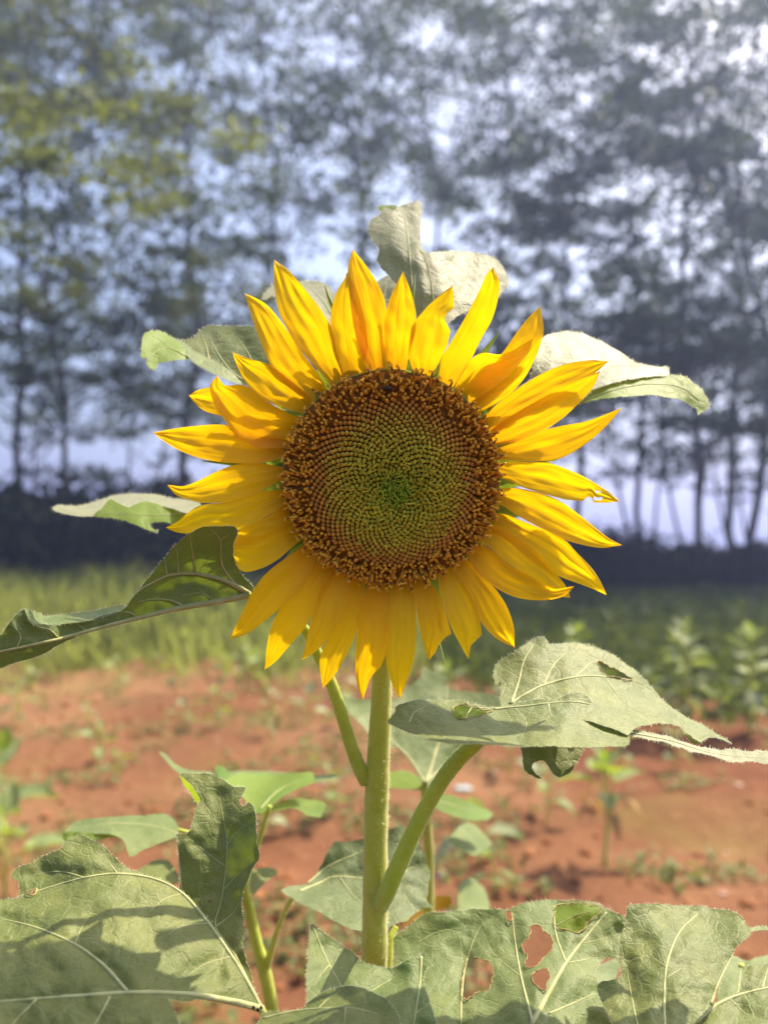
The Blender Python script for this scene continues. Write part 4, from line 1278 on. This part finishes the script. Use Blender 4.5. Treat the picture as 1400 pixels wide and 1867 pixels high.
# bottom centre
leaf(sunflower, [
 dict(o=[(567,1687),(579,1693),(611,1716),(644,1739),(671,1759),(710,1765),(730,1759),(769,1738),(774,1742),(792,1757),(776,1766),(772,1790),(785,1830),(795,1880),(790,1950),(560,1950),(560,1821),(558,1790),(559,1765)],
      c=[(567,1687,.402),(644,1739,.400),(710,1765,.392),(774,1742,.396),(795,1880,.362),(562,1821,.366),(560,1950,.340),(680,1830,.368),(790,1950,.350)], m=3,
      veins=[([(570,1692),(600,1760),(640,1830),(660,1880)],6),([(768,1745),(766,1790),(757,1850),(750,1890)],7),([(757,1850),(780,1832)],3),([(600,1760),(575,1790)],3),([(640,1830),(690,1800),(730,1775)],3)]),
 dict(o=[(478,1850),(510,1846),(546,1841),(565,1825),(595,1807),(638,1798),(677,1808),(707,1825),(726,1854),(733,1890),(735,1960),(470,1960)],
      c=[(478,1850,.350),(565,1825,.350),(638,1798,.352),(707,1825,.345),(733,1890,.332),(600,1870,.325),(470,1960,.31),(735,1960,.31)], m=0,
      veins=[([(480,1858),(530,1846),(580,1840),(640,1838),(690,1850)],6),([(580,1840),(600,1820),(620,1808)],3),([(630,1838),(628,1870)],3)]),
], L, 'leaf with a dark shaded front lobe at bottom centre')
# bottom right, torn
leaf(sunflower, [
 dict(o=[(706,1775),(720,1756),(717,1713),(743,1693),(766,1673),(786,1665),(841,1660),(891,1657),(924,1661),(943,1651),(989,1643),(1018,1643),(1050,1645),(1086,1649),(1114,1661),(1139,1676),(1134,1704),(1129,1746),(1100,1750),(1082,1779),(1089,1793),(1096,1821),(1111,1854),(1120,1960),(780,1960),(760,1850),(740,1790)],
      holes=[[(851,1749),(868,1747),(891,1756),(899,1769),(897,1790),(889,1806),(868,1812),(851,1824),(840,1815),(843,1790),(845,1770)],
             [(968,1688),(982,1689),(1005,1711),(1007,1729),(989,1750),(970,1766),(955,1761),(962,1743),(950,1725),(966,1707)],
             [(970,1778),(996,1766),(1002,1785),(992,1806),(976,1796)],
             [(1012,1657),(1021,1650),(1050,1648),(1086,1653),(1098,1661),(1079,1675),(1057,1702),(1036,1697),(1013,1688)],
             [(921,1664),(932,1662),(934,1676),(926,1680)]],
      c=[(720,1740,.425),(786,1665,.440),(900,1658,.438),(1020,1643,.440),(1139,1676,.420),(1100,1760,.400),(973,1861,.360),(1120,1960,.350),(780,1960,.352),(760,1850,.380),(860,1780,.405),(1032,1757,.395),(900,1860,.372)], m=3,
      veins=[([(968,1872),(1000,1813),(1032,1757),(1068,1710),(1106,1664)],12),([(971,1866),(950,1782),(938,1711),(934,1668)],8),([(1032,1757),(1014,1707),(1009,1652)],7),([(1034,1757),(1070,1750),(1100,1746)],4),([(1000,1850),(1050,1828),(1092,1808)],6),([(840,1880),(842,1815),(850,1757),(874,1693),(900,1675)],5),([(950,1782),(900,1740),(880,1700)],3),([(760,1720),(800,1700),(850,1690)],3),([(1060,1722),(1100,1712),(1130,1702)],3)]),
 dict(o=[(1008,1656),(1021,1645),(1050,1643),(1090,1649),(1104,1662),(1083,1678),(1059,1708),(1034,1702),(1008,1692)],
      c=[(1008,1656,.452),(1050,1643,.446),(1104,1662,.438),(1059,1708,.428),(1008,1692,.438)], m=2, side='un', veins=[([(1012,1690),(1050,1670),(1095,1658)],3)]),
], L, 'torn leaf with large insect holes right of the stem')
leaf(sunflower, [
 dict(o=[(1143,1654),(1161,1650),(1204,1650),(1240,1652),(1279,1654),(1329,1661),(1350,1671),(1366,1692),(1389,1689),(1420,1695),(1372,1700),(1364,1711),(1343,1725),(1336,1739),(1321,1771),(1311,1800),(1296,1832),(1279,1850),(1262,1875),(1250,1960),(1140,1960),(1114,1861),(1100,1836),(1089,1796),(1114,1789),(1132,1779),(1129,1750),(1132,1711),(1139,1690)],
      c=[(1143,1654,.390),(1279,1654,.402),(1366,1692,.384),(1420,1695,.384),(1321,1771,.360),(1262,1875,.334),(1089,1796,.362),(1140,1960,.315),(1130,1740,.374),(1210,1750,.362),(1210,1850,.338)], m=0,
      veins=[([(1212,1900),(1211,1840),(1212,1790),(1218,1750),(1239,1700),(1271,1668)],8),([(1170,1900),(1161,1864),(1148,1800),(1143,1760)],5),([(1296,1832),(1311,1790),(1336,1740)],6),([(1213,1785),(1240,1768),(1250,1766)],3),([(1216,1765),(1190,1745),(1178,1720)],3),([(1239,1700),(1215,1685),(1200,1668)],2),([(1305,1800),(1290,1770),(1275,1760)],2)]),
 dict(o=[(1255,1960),(1262,1880),(1280,1850),(1298,1831),(1321,1822),(1350,1806),(1352,1786),(1364,1764),(1389,1761),(1440,1766),(1440,1960)],
      c=[(1262,1880,.338),(1350,1806,.358),(1389,1761,.372),(1440,1766,.372),(1440,1960,.31),(1255,1960,.315),(1350,1880,.336)], m=0,
      veins=[([(1266,1868),(1300,1838),(1340,1818),(1400,1802),(1440,1796)],11),([(1330,1822),(1360,1850),(1400,1868)],4),([(1390,1804),(1396,1780),(1400,1765)],4)]),
], L, 'pale leaf with small dark galls at bottom right')
# petioles of the lower leaves run back to the stem below the frame
stalk('petiole', sunflower, [(476, 1840, .352), (500, 1900, .365), (560, 2050, .390), (640, 2300, .412), (670, 2500, .418)], [7, 9, 10, 11, 12], M_PETIOLE)
stalk('petiole', sunflower, [(968, 1865, .362), (940, 1960, .375), (850, 2120, .395), (740, 2300, .410), (678, 2450, .418)], [6, 9, 10, 11, 12], M_PETIOLE)
stalk('petiole', sunflower, [(1240, 1900, .335), (1180, 2020, .355), (1000, 2250, .385), (800, 2500, .405), (674, 2650, .415)], [6, 9, 10, 11, 12], M_PETIOLE)
stalk('petiole', sunflower, [(690, 1850, .431), (707, 1770, .436), (712, 1715, .442), (722, 1690, .446)], [8, 7, 7, 5], M_PETIOLE)
# dry frass by the leaf base
m = MB()
for x, y in [(462, 1838), (470, 1842), (476, 1838)]:
    p = P(x, y, .345)
    tube(m, [p + CR * -.0006, p, p + CR * .0007], [.0004, .0010, .0004], 6)
m.build('dry_crumbs', M_BLACK, sunflower)

# ------------------------------------------------------------------ young sunflowers close behind the big one
nb = P(780, 1700, .66)
young = thing('young_sunflower', (nb.x, nb.y, 0), 'young sunflower without bloom standing close behind the thick green stem', 'sunflower plant')
stalk('stem', young, [(800, 1340, .65), (790, 1390, .652), (775, 1440, .655), (782, 1560, .66), (780, 1750, .66), (778, 2300, .66), (776, 3600, .66)], [5, 6, 8, 9, 11, 12, 13], M_STEM, 200)
leaf(young, [
 dict(o=[(612,1252),(636,1273),(678,1276),(720,1275),(739,1254),(752,1247),(765,1235),(771,1215),(784,1222),(797,1228),(820,1236),(812,1248),(823,1257),(855,1262),(887,1265),(919,1277),(910,1320),(874,1362),(835,1400),(807,1410),(781,1432),(771,1426),(746,1387),(720,1363),(678,1342),(653,1316),(630,1292)],
      c=[(612,1252,.64),(678,1276,.665),(771,1215,.70),(919,1277,.68),(835,1400,.635),(775,1430,.61),(678,1342,.635),(770,1320,.655)], m=3,
      veins=[([(776,1430),(797,1360),(812,1310),(815,1250)],9),([(774,1428),(746,1384),(720,1358),(670,1310),(630,1270)],7),([(778,1425),(840,1370),(880,1310)],6)]),
], L, 'pale bluish leaf seen between stem and the eaten leaf', hairs=False)
leaf(young, [dict(o=[(705,1412),(740,1405),(765,1418),(772,1440),(750,1440),(712,1436)], c=[(705,1412,.68),(765,1418,.67),(712,1436,.655)], m=2, side='un')], L, hairs=False)
leaf(young, [dict(o=[(782,1452),(820,1450),(860,1466),(897,1480),(892,1494),(860,1496),(825,1488),(790,1472)], c=[(782,1452,.66),(860,1466,.73),(897,1485,.74),(825,1488,.68)], m=2, veins=[([(784,1458),(830,1470),(885,1486)],4)])], L, hairs=False)
leaf(young, [dict(o=[(822,1522),(850,1500),(872,1512),(895,1538),(880,1550),(868,1562),(846,1552),(820,1538)], c=[(822,1522,.72),(850,1500,.76),(895,1540,.76),(846,1556,.70)], m=3)], L, hairs=False)
leaf(young, [dict(o=[(838,1612),(860,1602),(885,1625),(892,1660),(862,1668),(835,1655)], c=[(838,1612,.72),(860,1602,.76),(892,1660,.72),(840,1655,.69)], m=3)], L, hairs=False)
leaf(young, [dict(o=[(770,1650),(800,1634),(825,1640),(815,1656),(780,1668),(735,1690),(745,1672)], c=[(770,1650,.69),(825,1640,.72),(735,1690,.66)], m=4)], L + [simplemat('leaf_yellowed', (.48, .27, .02), (.55, .34, .04), 60, .6, (.6, .35, .02), .4)], 'withered yellow leaf', hairs=False)

nb = P(470, 1750, .56)
left_plant = thing('young_sunflower', (nb.x, nb.y, 0), 'young sunflower with pale stem behind the broad leaf at bottom left', 'sunflower plant')
stalk('stem', left_plant, [(492, 1470, .545), (470, 1540, .55), (447, 1609, .55), (455, 1660, .553), (468, 1719, .555), (482, 1770, .556), (497, 1850, .56), (520, 2100, .56), (530, 3800, .56)], [4, 5, 8, 9.5, 10, 12, 12, 12, 13], M_PETIOLE, 300)
stalk('petiole', left_plant, [(484, 1768, .556), (494, 1735, .55), (503, 1705, .54), (515, 1672, .525), (530, 1642, .505), (545, 1628, .495)], [8, 6, 5, 5, 4.5, 4], M_PETIOLE, 120)
leaf(left_plant, [
 dict(o=[(512,1624),(529,1616),(562,1611),(579,1591),(598,1552),(611,1535),(628,1537),(661,1529),(710,1512),(736,1506),(759,1535),(776,1562),(784,1591),(782,1621),(778,1642),(790,1655),(772,1656),(743,1677),(717,1690),(690,1698),(661,1700),(628,1690),(595,1673),(562,1654),(536,1641)],
      c=[(512,1624,.480),(562,1611,.496),(611,1535,.520),(736,1506,.525),(784,1591,.505),(717,1690,.465),(628,1690,.455),(562,1654,.470),(660,1600,.500)], m=4,
      veins=[([(545,1626),(580,1612),(611,1600),(661,1603),(720,1612),(765,1622)],6),([(560,1612),(600,1580),(661,1552),(700,1530)],5),([(715,1618),(745,1585),(772,1580)],4),([(735,1630),(755,1660),(765,1660)],3),([(620,1602),(650,1640),(680,1660)],4)])], L + [leafmat('leaf_stem_shade', (.075, .105, .035), (.105, .14, .05), (.08, .12, .03), (.16, .24, .02), .25, spots=False)], 'shade-darkened green leaf behind the stem', hairs=False)  # stem's shade is put into this leaf's darker colour
leaf(left_plant, [
 dict(o=[(116,1520),(145,1495),(200,1490),(270,1486),(300,1484),(321,1500),(324,1522),(300,1535),(260,1550),(237,1562),(227,1535),(200,1521),(150,1521)],
      c=[(116,1520,.52),(145,1495,.545),(270,1486,.56),(324,1505,.55),(237,1562,.505),(200,1515,.525),(300,1535,.525)], m=3, jit=.5, veins=[([(322,1520),(270,1505),(200,1502),(150,1510)],4)]),
 dict(o=[(116,1518),(150,1520),(200,1520),(215,1527),(200,1528),(160,1532),(122,1540)], c=[(116,1518,.518),(215,1525,.52),(122,1540,.512)], m=2, side='un'),
], L, 'drooping bluish leaf over the soil at left', hairs=False)
stalk('petiole', left_plant, [(322, 1512, .55), (370, 1530, .553), (430, 1590, .55), (452, 1650, .552)], [3, 4, 5, 6], M_PETIOLE)
leaf(left_plant, [
 dict(o=[(290,1372),(300,1374),(318,1392),(345,1404),(400,1408),(450,1405),(520,1408),(580,1414),(620,1412),(575,1428),(520,1420),(430,1425),(360,1420),(322,1408)],
      c=[(290,1372,.60),(345,1404,.61),(450,1405,.64),(620,1412,.63),(430,1425,.60)], m=3, jit=.4),
 dict(o=[(412,1424),(435,1410),(500,1412),(565,1408),(572,1425),(550,1437),(520,1450),(490,1476),(470,1482),(450,1462),(436,1448)],
      c=[(412,1424,.58),(500,1412,.62),(568,1412,.60),(470,1480,.555),(520,1450,.565)], m=2, side='un', veins=[([(474,1476),(510,1440),(560,1418)],4)]),
 dict(o=[(466,1484),(500,1468),(540,1456),(592,1463),(586,1490),(560,1486),(530,1474),(500,1480)], c=[(466,1484,.555),(540,1456,.60),(592,1465,.595),(530,1476,.565)], m=2, veins=[([(470,1482),(520,1468),(570,1470)],4)]),
 dict(o=[(392,1400),(402,1396),(420,1410),(414,1424),(398,1418)], c=[(392,1400,.62),(420,1410,.61),(398,1418,.60)], m=2),
], L, 'green leaf whose shaded underside shows above the upright leaf', hairs=False)
leaf(left_plant, [dict(o=[(250,1590),(275,1572),(300,1568),(318,1582),(326,1608),(300,1614),(260,1606)], c=[(250,1590,.56),(300,1568,.58),(326,1608,.56),(260,1606,.545)], m=0)], L, hairs=False)
leaf(left_plant, [dict(o=[(458,1588),(490,1582),(508,1590),(485,1610),(466,1630),(452,1625)], c=[(458,1588,.58),(508,1590,.60),(466,1630,.56)], m=0)], L, hairs=False)

nb = P(1345, 1780, .52)
right_plant = thing('young_sunflower', (nb.x, nb.y, 0), 'pale leafy sunflower glimpsed behind the leaves at bottom right', 'sunflower plant')
stalk('stem', right_plant, [(1352, 1760, .50), (1350, 1850, .51), (1345, 2100, .52), (1342, 3900, .52)], [5, 8, 10, 12], M_STEM)
leaf(right_plant, [dict(o=[(1308,1826),(1312,1790),(1318,1760),(1335,1742),(1360,1752),(1385,1745),(1440,1742),(1440,1810),(1380,1815),(1340,1835)], c=[(1308,1826,.47),(1335,1742,.51),(1440,1742,.52),(1380,1812,.47)], m=3, veins=[([(1345,1815),(1350,1780),(1352,1755)],4)])], L, hairs=False)
leaf(right_plant, [dict(o=[(1040,1806),(1065,1770),(1100,1755),(1128,1750),(1122,1790),(1095,1830),(1060,1840)], c=[(1040,1806,.50),(1100,1755,.53),(1122,1790,.52),(1060,1840,.48)], m=3)], L, hairs=False)
stalk('petiole', right_plant, [(1060, 1835, .49), (1150, 1920, .50), (1270, 2050, .515), (1344, 2180, .52)], [4, 5, 6, 7], M_PETIOLE)

# ------------------------------------------------------------------ young plants dotted over the field
M_SEED = leafmat('seedling_leaf', (.13, .19, .06), (.20, .25, .10), (.14, .22, .05), (.34, .46, .03), .35, spots=False, sheen=.2)
M_SEEDB = leafmat('seedling_bluish', (.20, .24, .13), (.28, .31, .18), (.20, .26, .10), (.34, .44, .08), .30, spots=False)
def seed_leaf(mat, L_, droop, seed, name='leaf'):
    n, k = 9, 5
    V, F = [], []
    for i in range(n):
        t = i / (n - 1)
        w = .36 * L_ * math.sin(math.pi * min(1, t ** .62)) ** .8 * (1 - .25 * t) + .002
        for j in range(k):
            s = j / (k - 1) * 2 - 1
            V.append((t * L_, s * w, L_ * (.35 * t - droop * t * t) + .10 * L_ * s * s + .04 * L_ * noise.noise(Vector((t * 4, s * 2, seed)))))
    for i in range(n - 1):
        for j in range(k - 1):
            F.append((i*k+j, (i+1)*k+j, (i+1)*k+j+1, i*k+j+1))
    m = MB(); m.add(V, F)
    tube(m, [(-.35 * L_, 0, -.22 * L_), (0, 0, 0), (.6 * L_, 0, L_ * (.21 - droop * .36) + .002)], [.02 * L_, .022 * L_, .006 * L_], 4, 1)
    return m.mesh(name, [mat, M_PETIOLE])
def seedling(h, nl, L_, mat, seed, dead=0):
    r_ = random.Random(seed)
    e = bpy.data.objects.new('sunflower_seedling', None); COL.objects.link(e)
    m = MB()
    pts = [(.02 * h * math.sin(z * 5 + seed), .02 * h * math.cos(z * 4 + seed), z * h) for z in np.linspace(-.03, 1, 8)]
    tube(m, pts, np.linspace(.011, .006, 8) * (h / .5) ** .5, 6)
    link('stem', m.mesh('stem', [M_STEM]), e)
    var = [seed_leaf(mat, L_, d, seed + q) for q, d in enumerate((.2, .45, .8))]
    dm = [seed_leaf(M_DEAD, L_ * .8, 1.3, seed)]
    for i in range(nl):
        t = (i + .5) / nl
        z = h * ((.45 if dead > 4 else .18) + (.53 if dead > 4 else .8) * t)
        o = link('leaf', dm[0] if i < dead else var[0 if t > .7 else (1 if t > .35 else 2)], e)
        o.location = (0, 0, z)
        s = (.45 + .9 * math.sin(math.pi * (1 - t) * .8 + .25)) * r_.uniform(.8, 1.1)
        o.scale = (s, s, s)
        o.rotation_euler = (r_.uniform(-.3, .3), -1.0 * t ** 2 + r_.uniform(-.2, .2) + .15, i * 2.4 + r_.uniform(-.4, .4))
        off_ = Vector((.35 * L_ * s, 0, .2 * L_ * s)); off_.rotate(o.rotation_euler)
        o.location = Vector((0, 0, z)) + off_
    return e
M_DEAD = simplemat('leaf_dried', (.30, .17, .06), (.42, .27, .12), 60, .8, (.4, .25, .08), .3)
def dress(e, loc, rz, s, label, group=None):
    e.location = loc; e.rotation_euler = (0, 0, rz); e.scale = (s, s, s)
    e['label'] = label; e['category'] = 'seedling'
    if group: e['group'] = group
def gp(px, py):
    g = G(px, py); return Vector((g.x, g.y, ground_z(g.x, g.y)))
big = [(1250, 1345, .70, 26, .115, M_SEEDB, 'tall blurred young sunflower right of the eaten leaf tip', 1),
       (1372, 1352, .66, 26, .115, M_SEEDB, 'tall blurred young sunflower at the right edge', 1),
       (1105, 1585, .40, 15, .10, M_SEED, 'drooping young plant with brown withered leaves on bare soil', 6),
       (1052, 1300, .66, 18, .11, M_SEED, 'light green young plant behind the top of the eaten leaf', 0),
       (818, 1330, .40, 8, .12, M_SEED, 'slim young plant just right of the lowest petals', 0),
       (-10, 1560, .42, 9, .16, M_SEED, 'young plant cut by the left edge above the broad leaf', 1),
       (5, 1660, .28, 7, .14, M_SEED, 'lower young plant at the left edge beside the soil', 2)]
for px, py, h, nl, L_, mt, lab, dd in big:
    dress(seedling(h, nl, L_, mt, int(px) + 3, dd), gp(px, py), random.random() * 6, 1, lab)
protos = [seedling(.26, 6, .10, M_SEED, 1), seedling(.20, 5, .11, M_SEEDB, 2, 1), seedling(.34, 8, .10, M_SEED, 3)]
spots = [(215, 1255), (60, 1262), (100, 1240), (180, 1385), (160, 1330), (320, 1262), (410, 1240), (330, 1330), (450, 1260), (490, 1350), (500, 1300), (395, 1330), (210, 1440), (560, 1330), (560, 1400), (540, 1250), (290, 1230), (30, 1330), (470, 1238), (640, 1340), (1130, 1400), (1000, 1500), (930, 1420), (1020, 1235), (950, 1245), (1180, 1290), (1310, 1300), (900, 1650), (870, 1570), (600, 1500), (720, 1330), (620, 1270), (920, 1340), (1090, 1260), (480, 1520), (1230, 1400)]
used = set()
for i, (px, py) in enumerate(spots):
    k = i % 3
    e = protos[k] if k not in used else copy_tree(protos[k])
    used.add(k)
    dress(e, gp(px, py), random.random() * 6.28, random.uniform(.55, 1.1), 'small out-of-focus green seedling growing on the red soil', 'small seedlings scattered over the field')

# scrap of pale litter on the soil between stem and right petiole
p = gp(845, 1452)
m = MB()
V = [(a * .04, b * .03, .012 + .012 * noise.noise(Vector((a * 1.7, b * 2.1, 3)))) for b in np.linspace(-1, 1, 6) for a in np.linspace(-1, 1, 7)]
m.add(V, [(j*7+i, j*7+i+1, (j+1)*7+i+1, (j+1)*7+i) for j in range(5) for i in range(6)])
o = m.build('litter_scrap', simplemat('pale_plastic', (.20, .26, .28), (.34, .40, .42), 40, .5))
o.location = p
o['label'] = 'crumpled pale scrap of litter lying on the red soil'
o['category'] = 'litter'
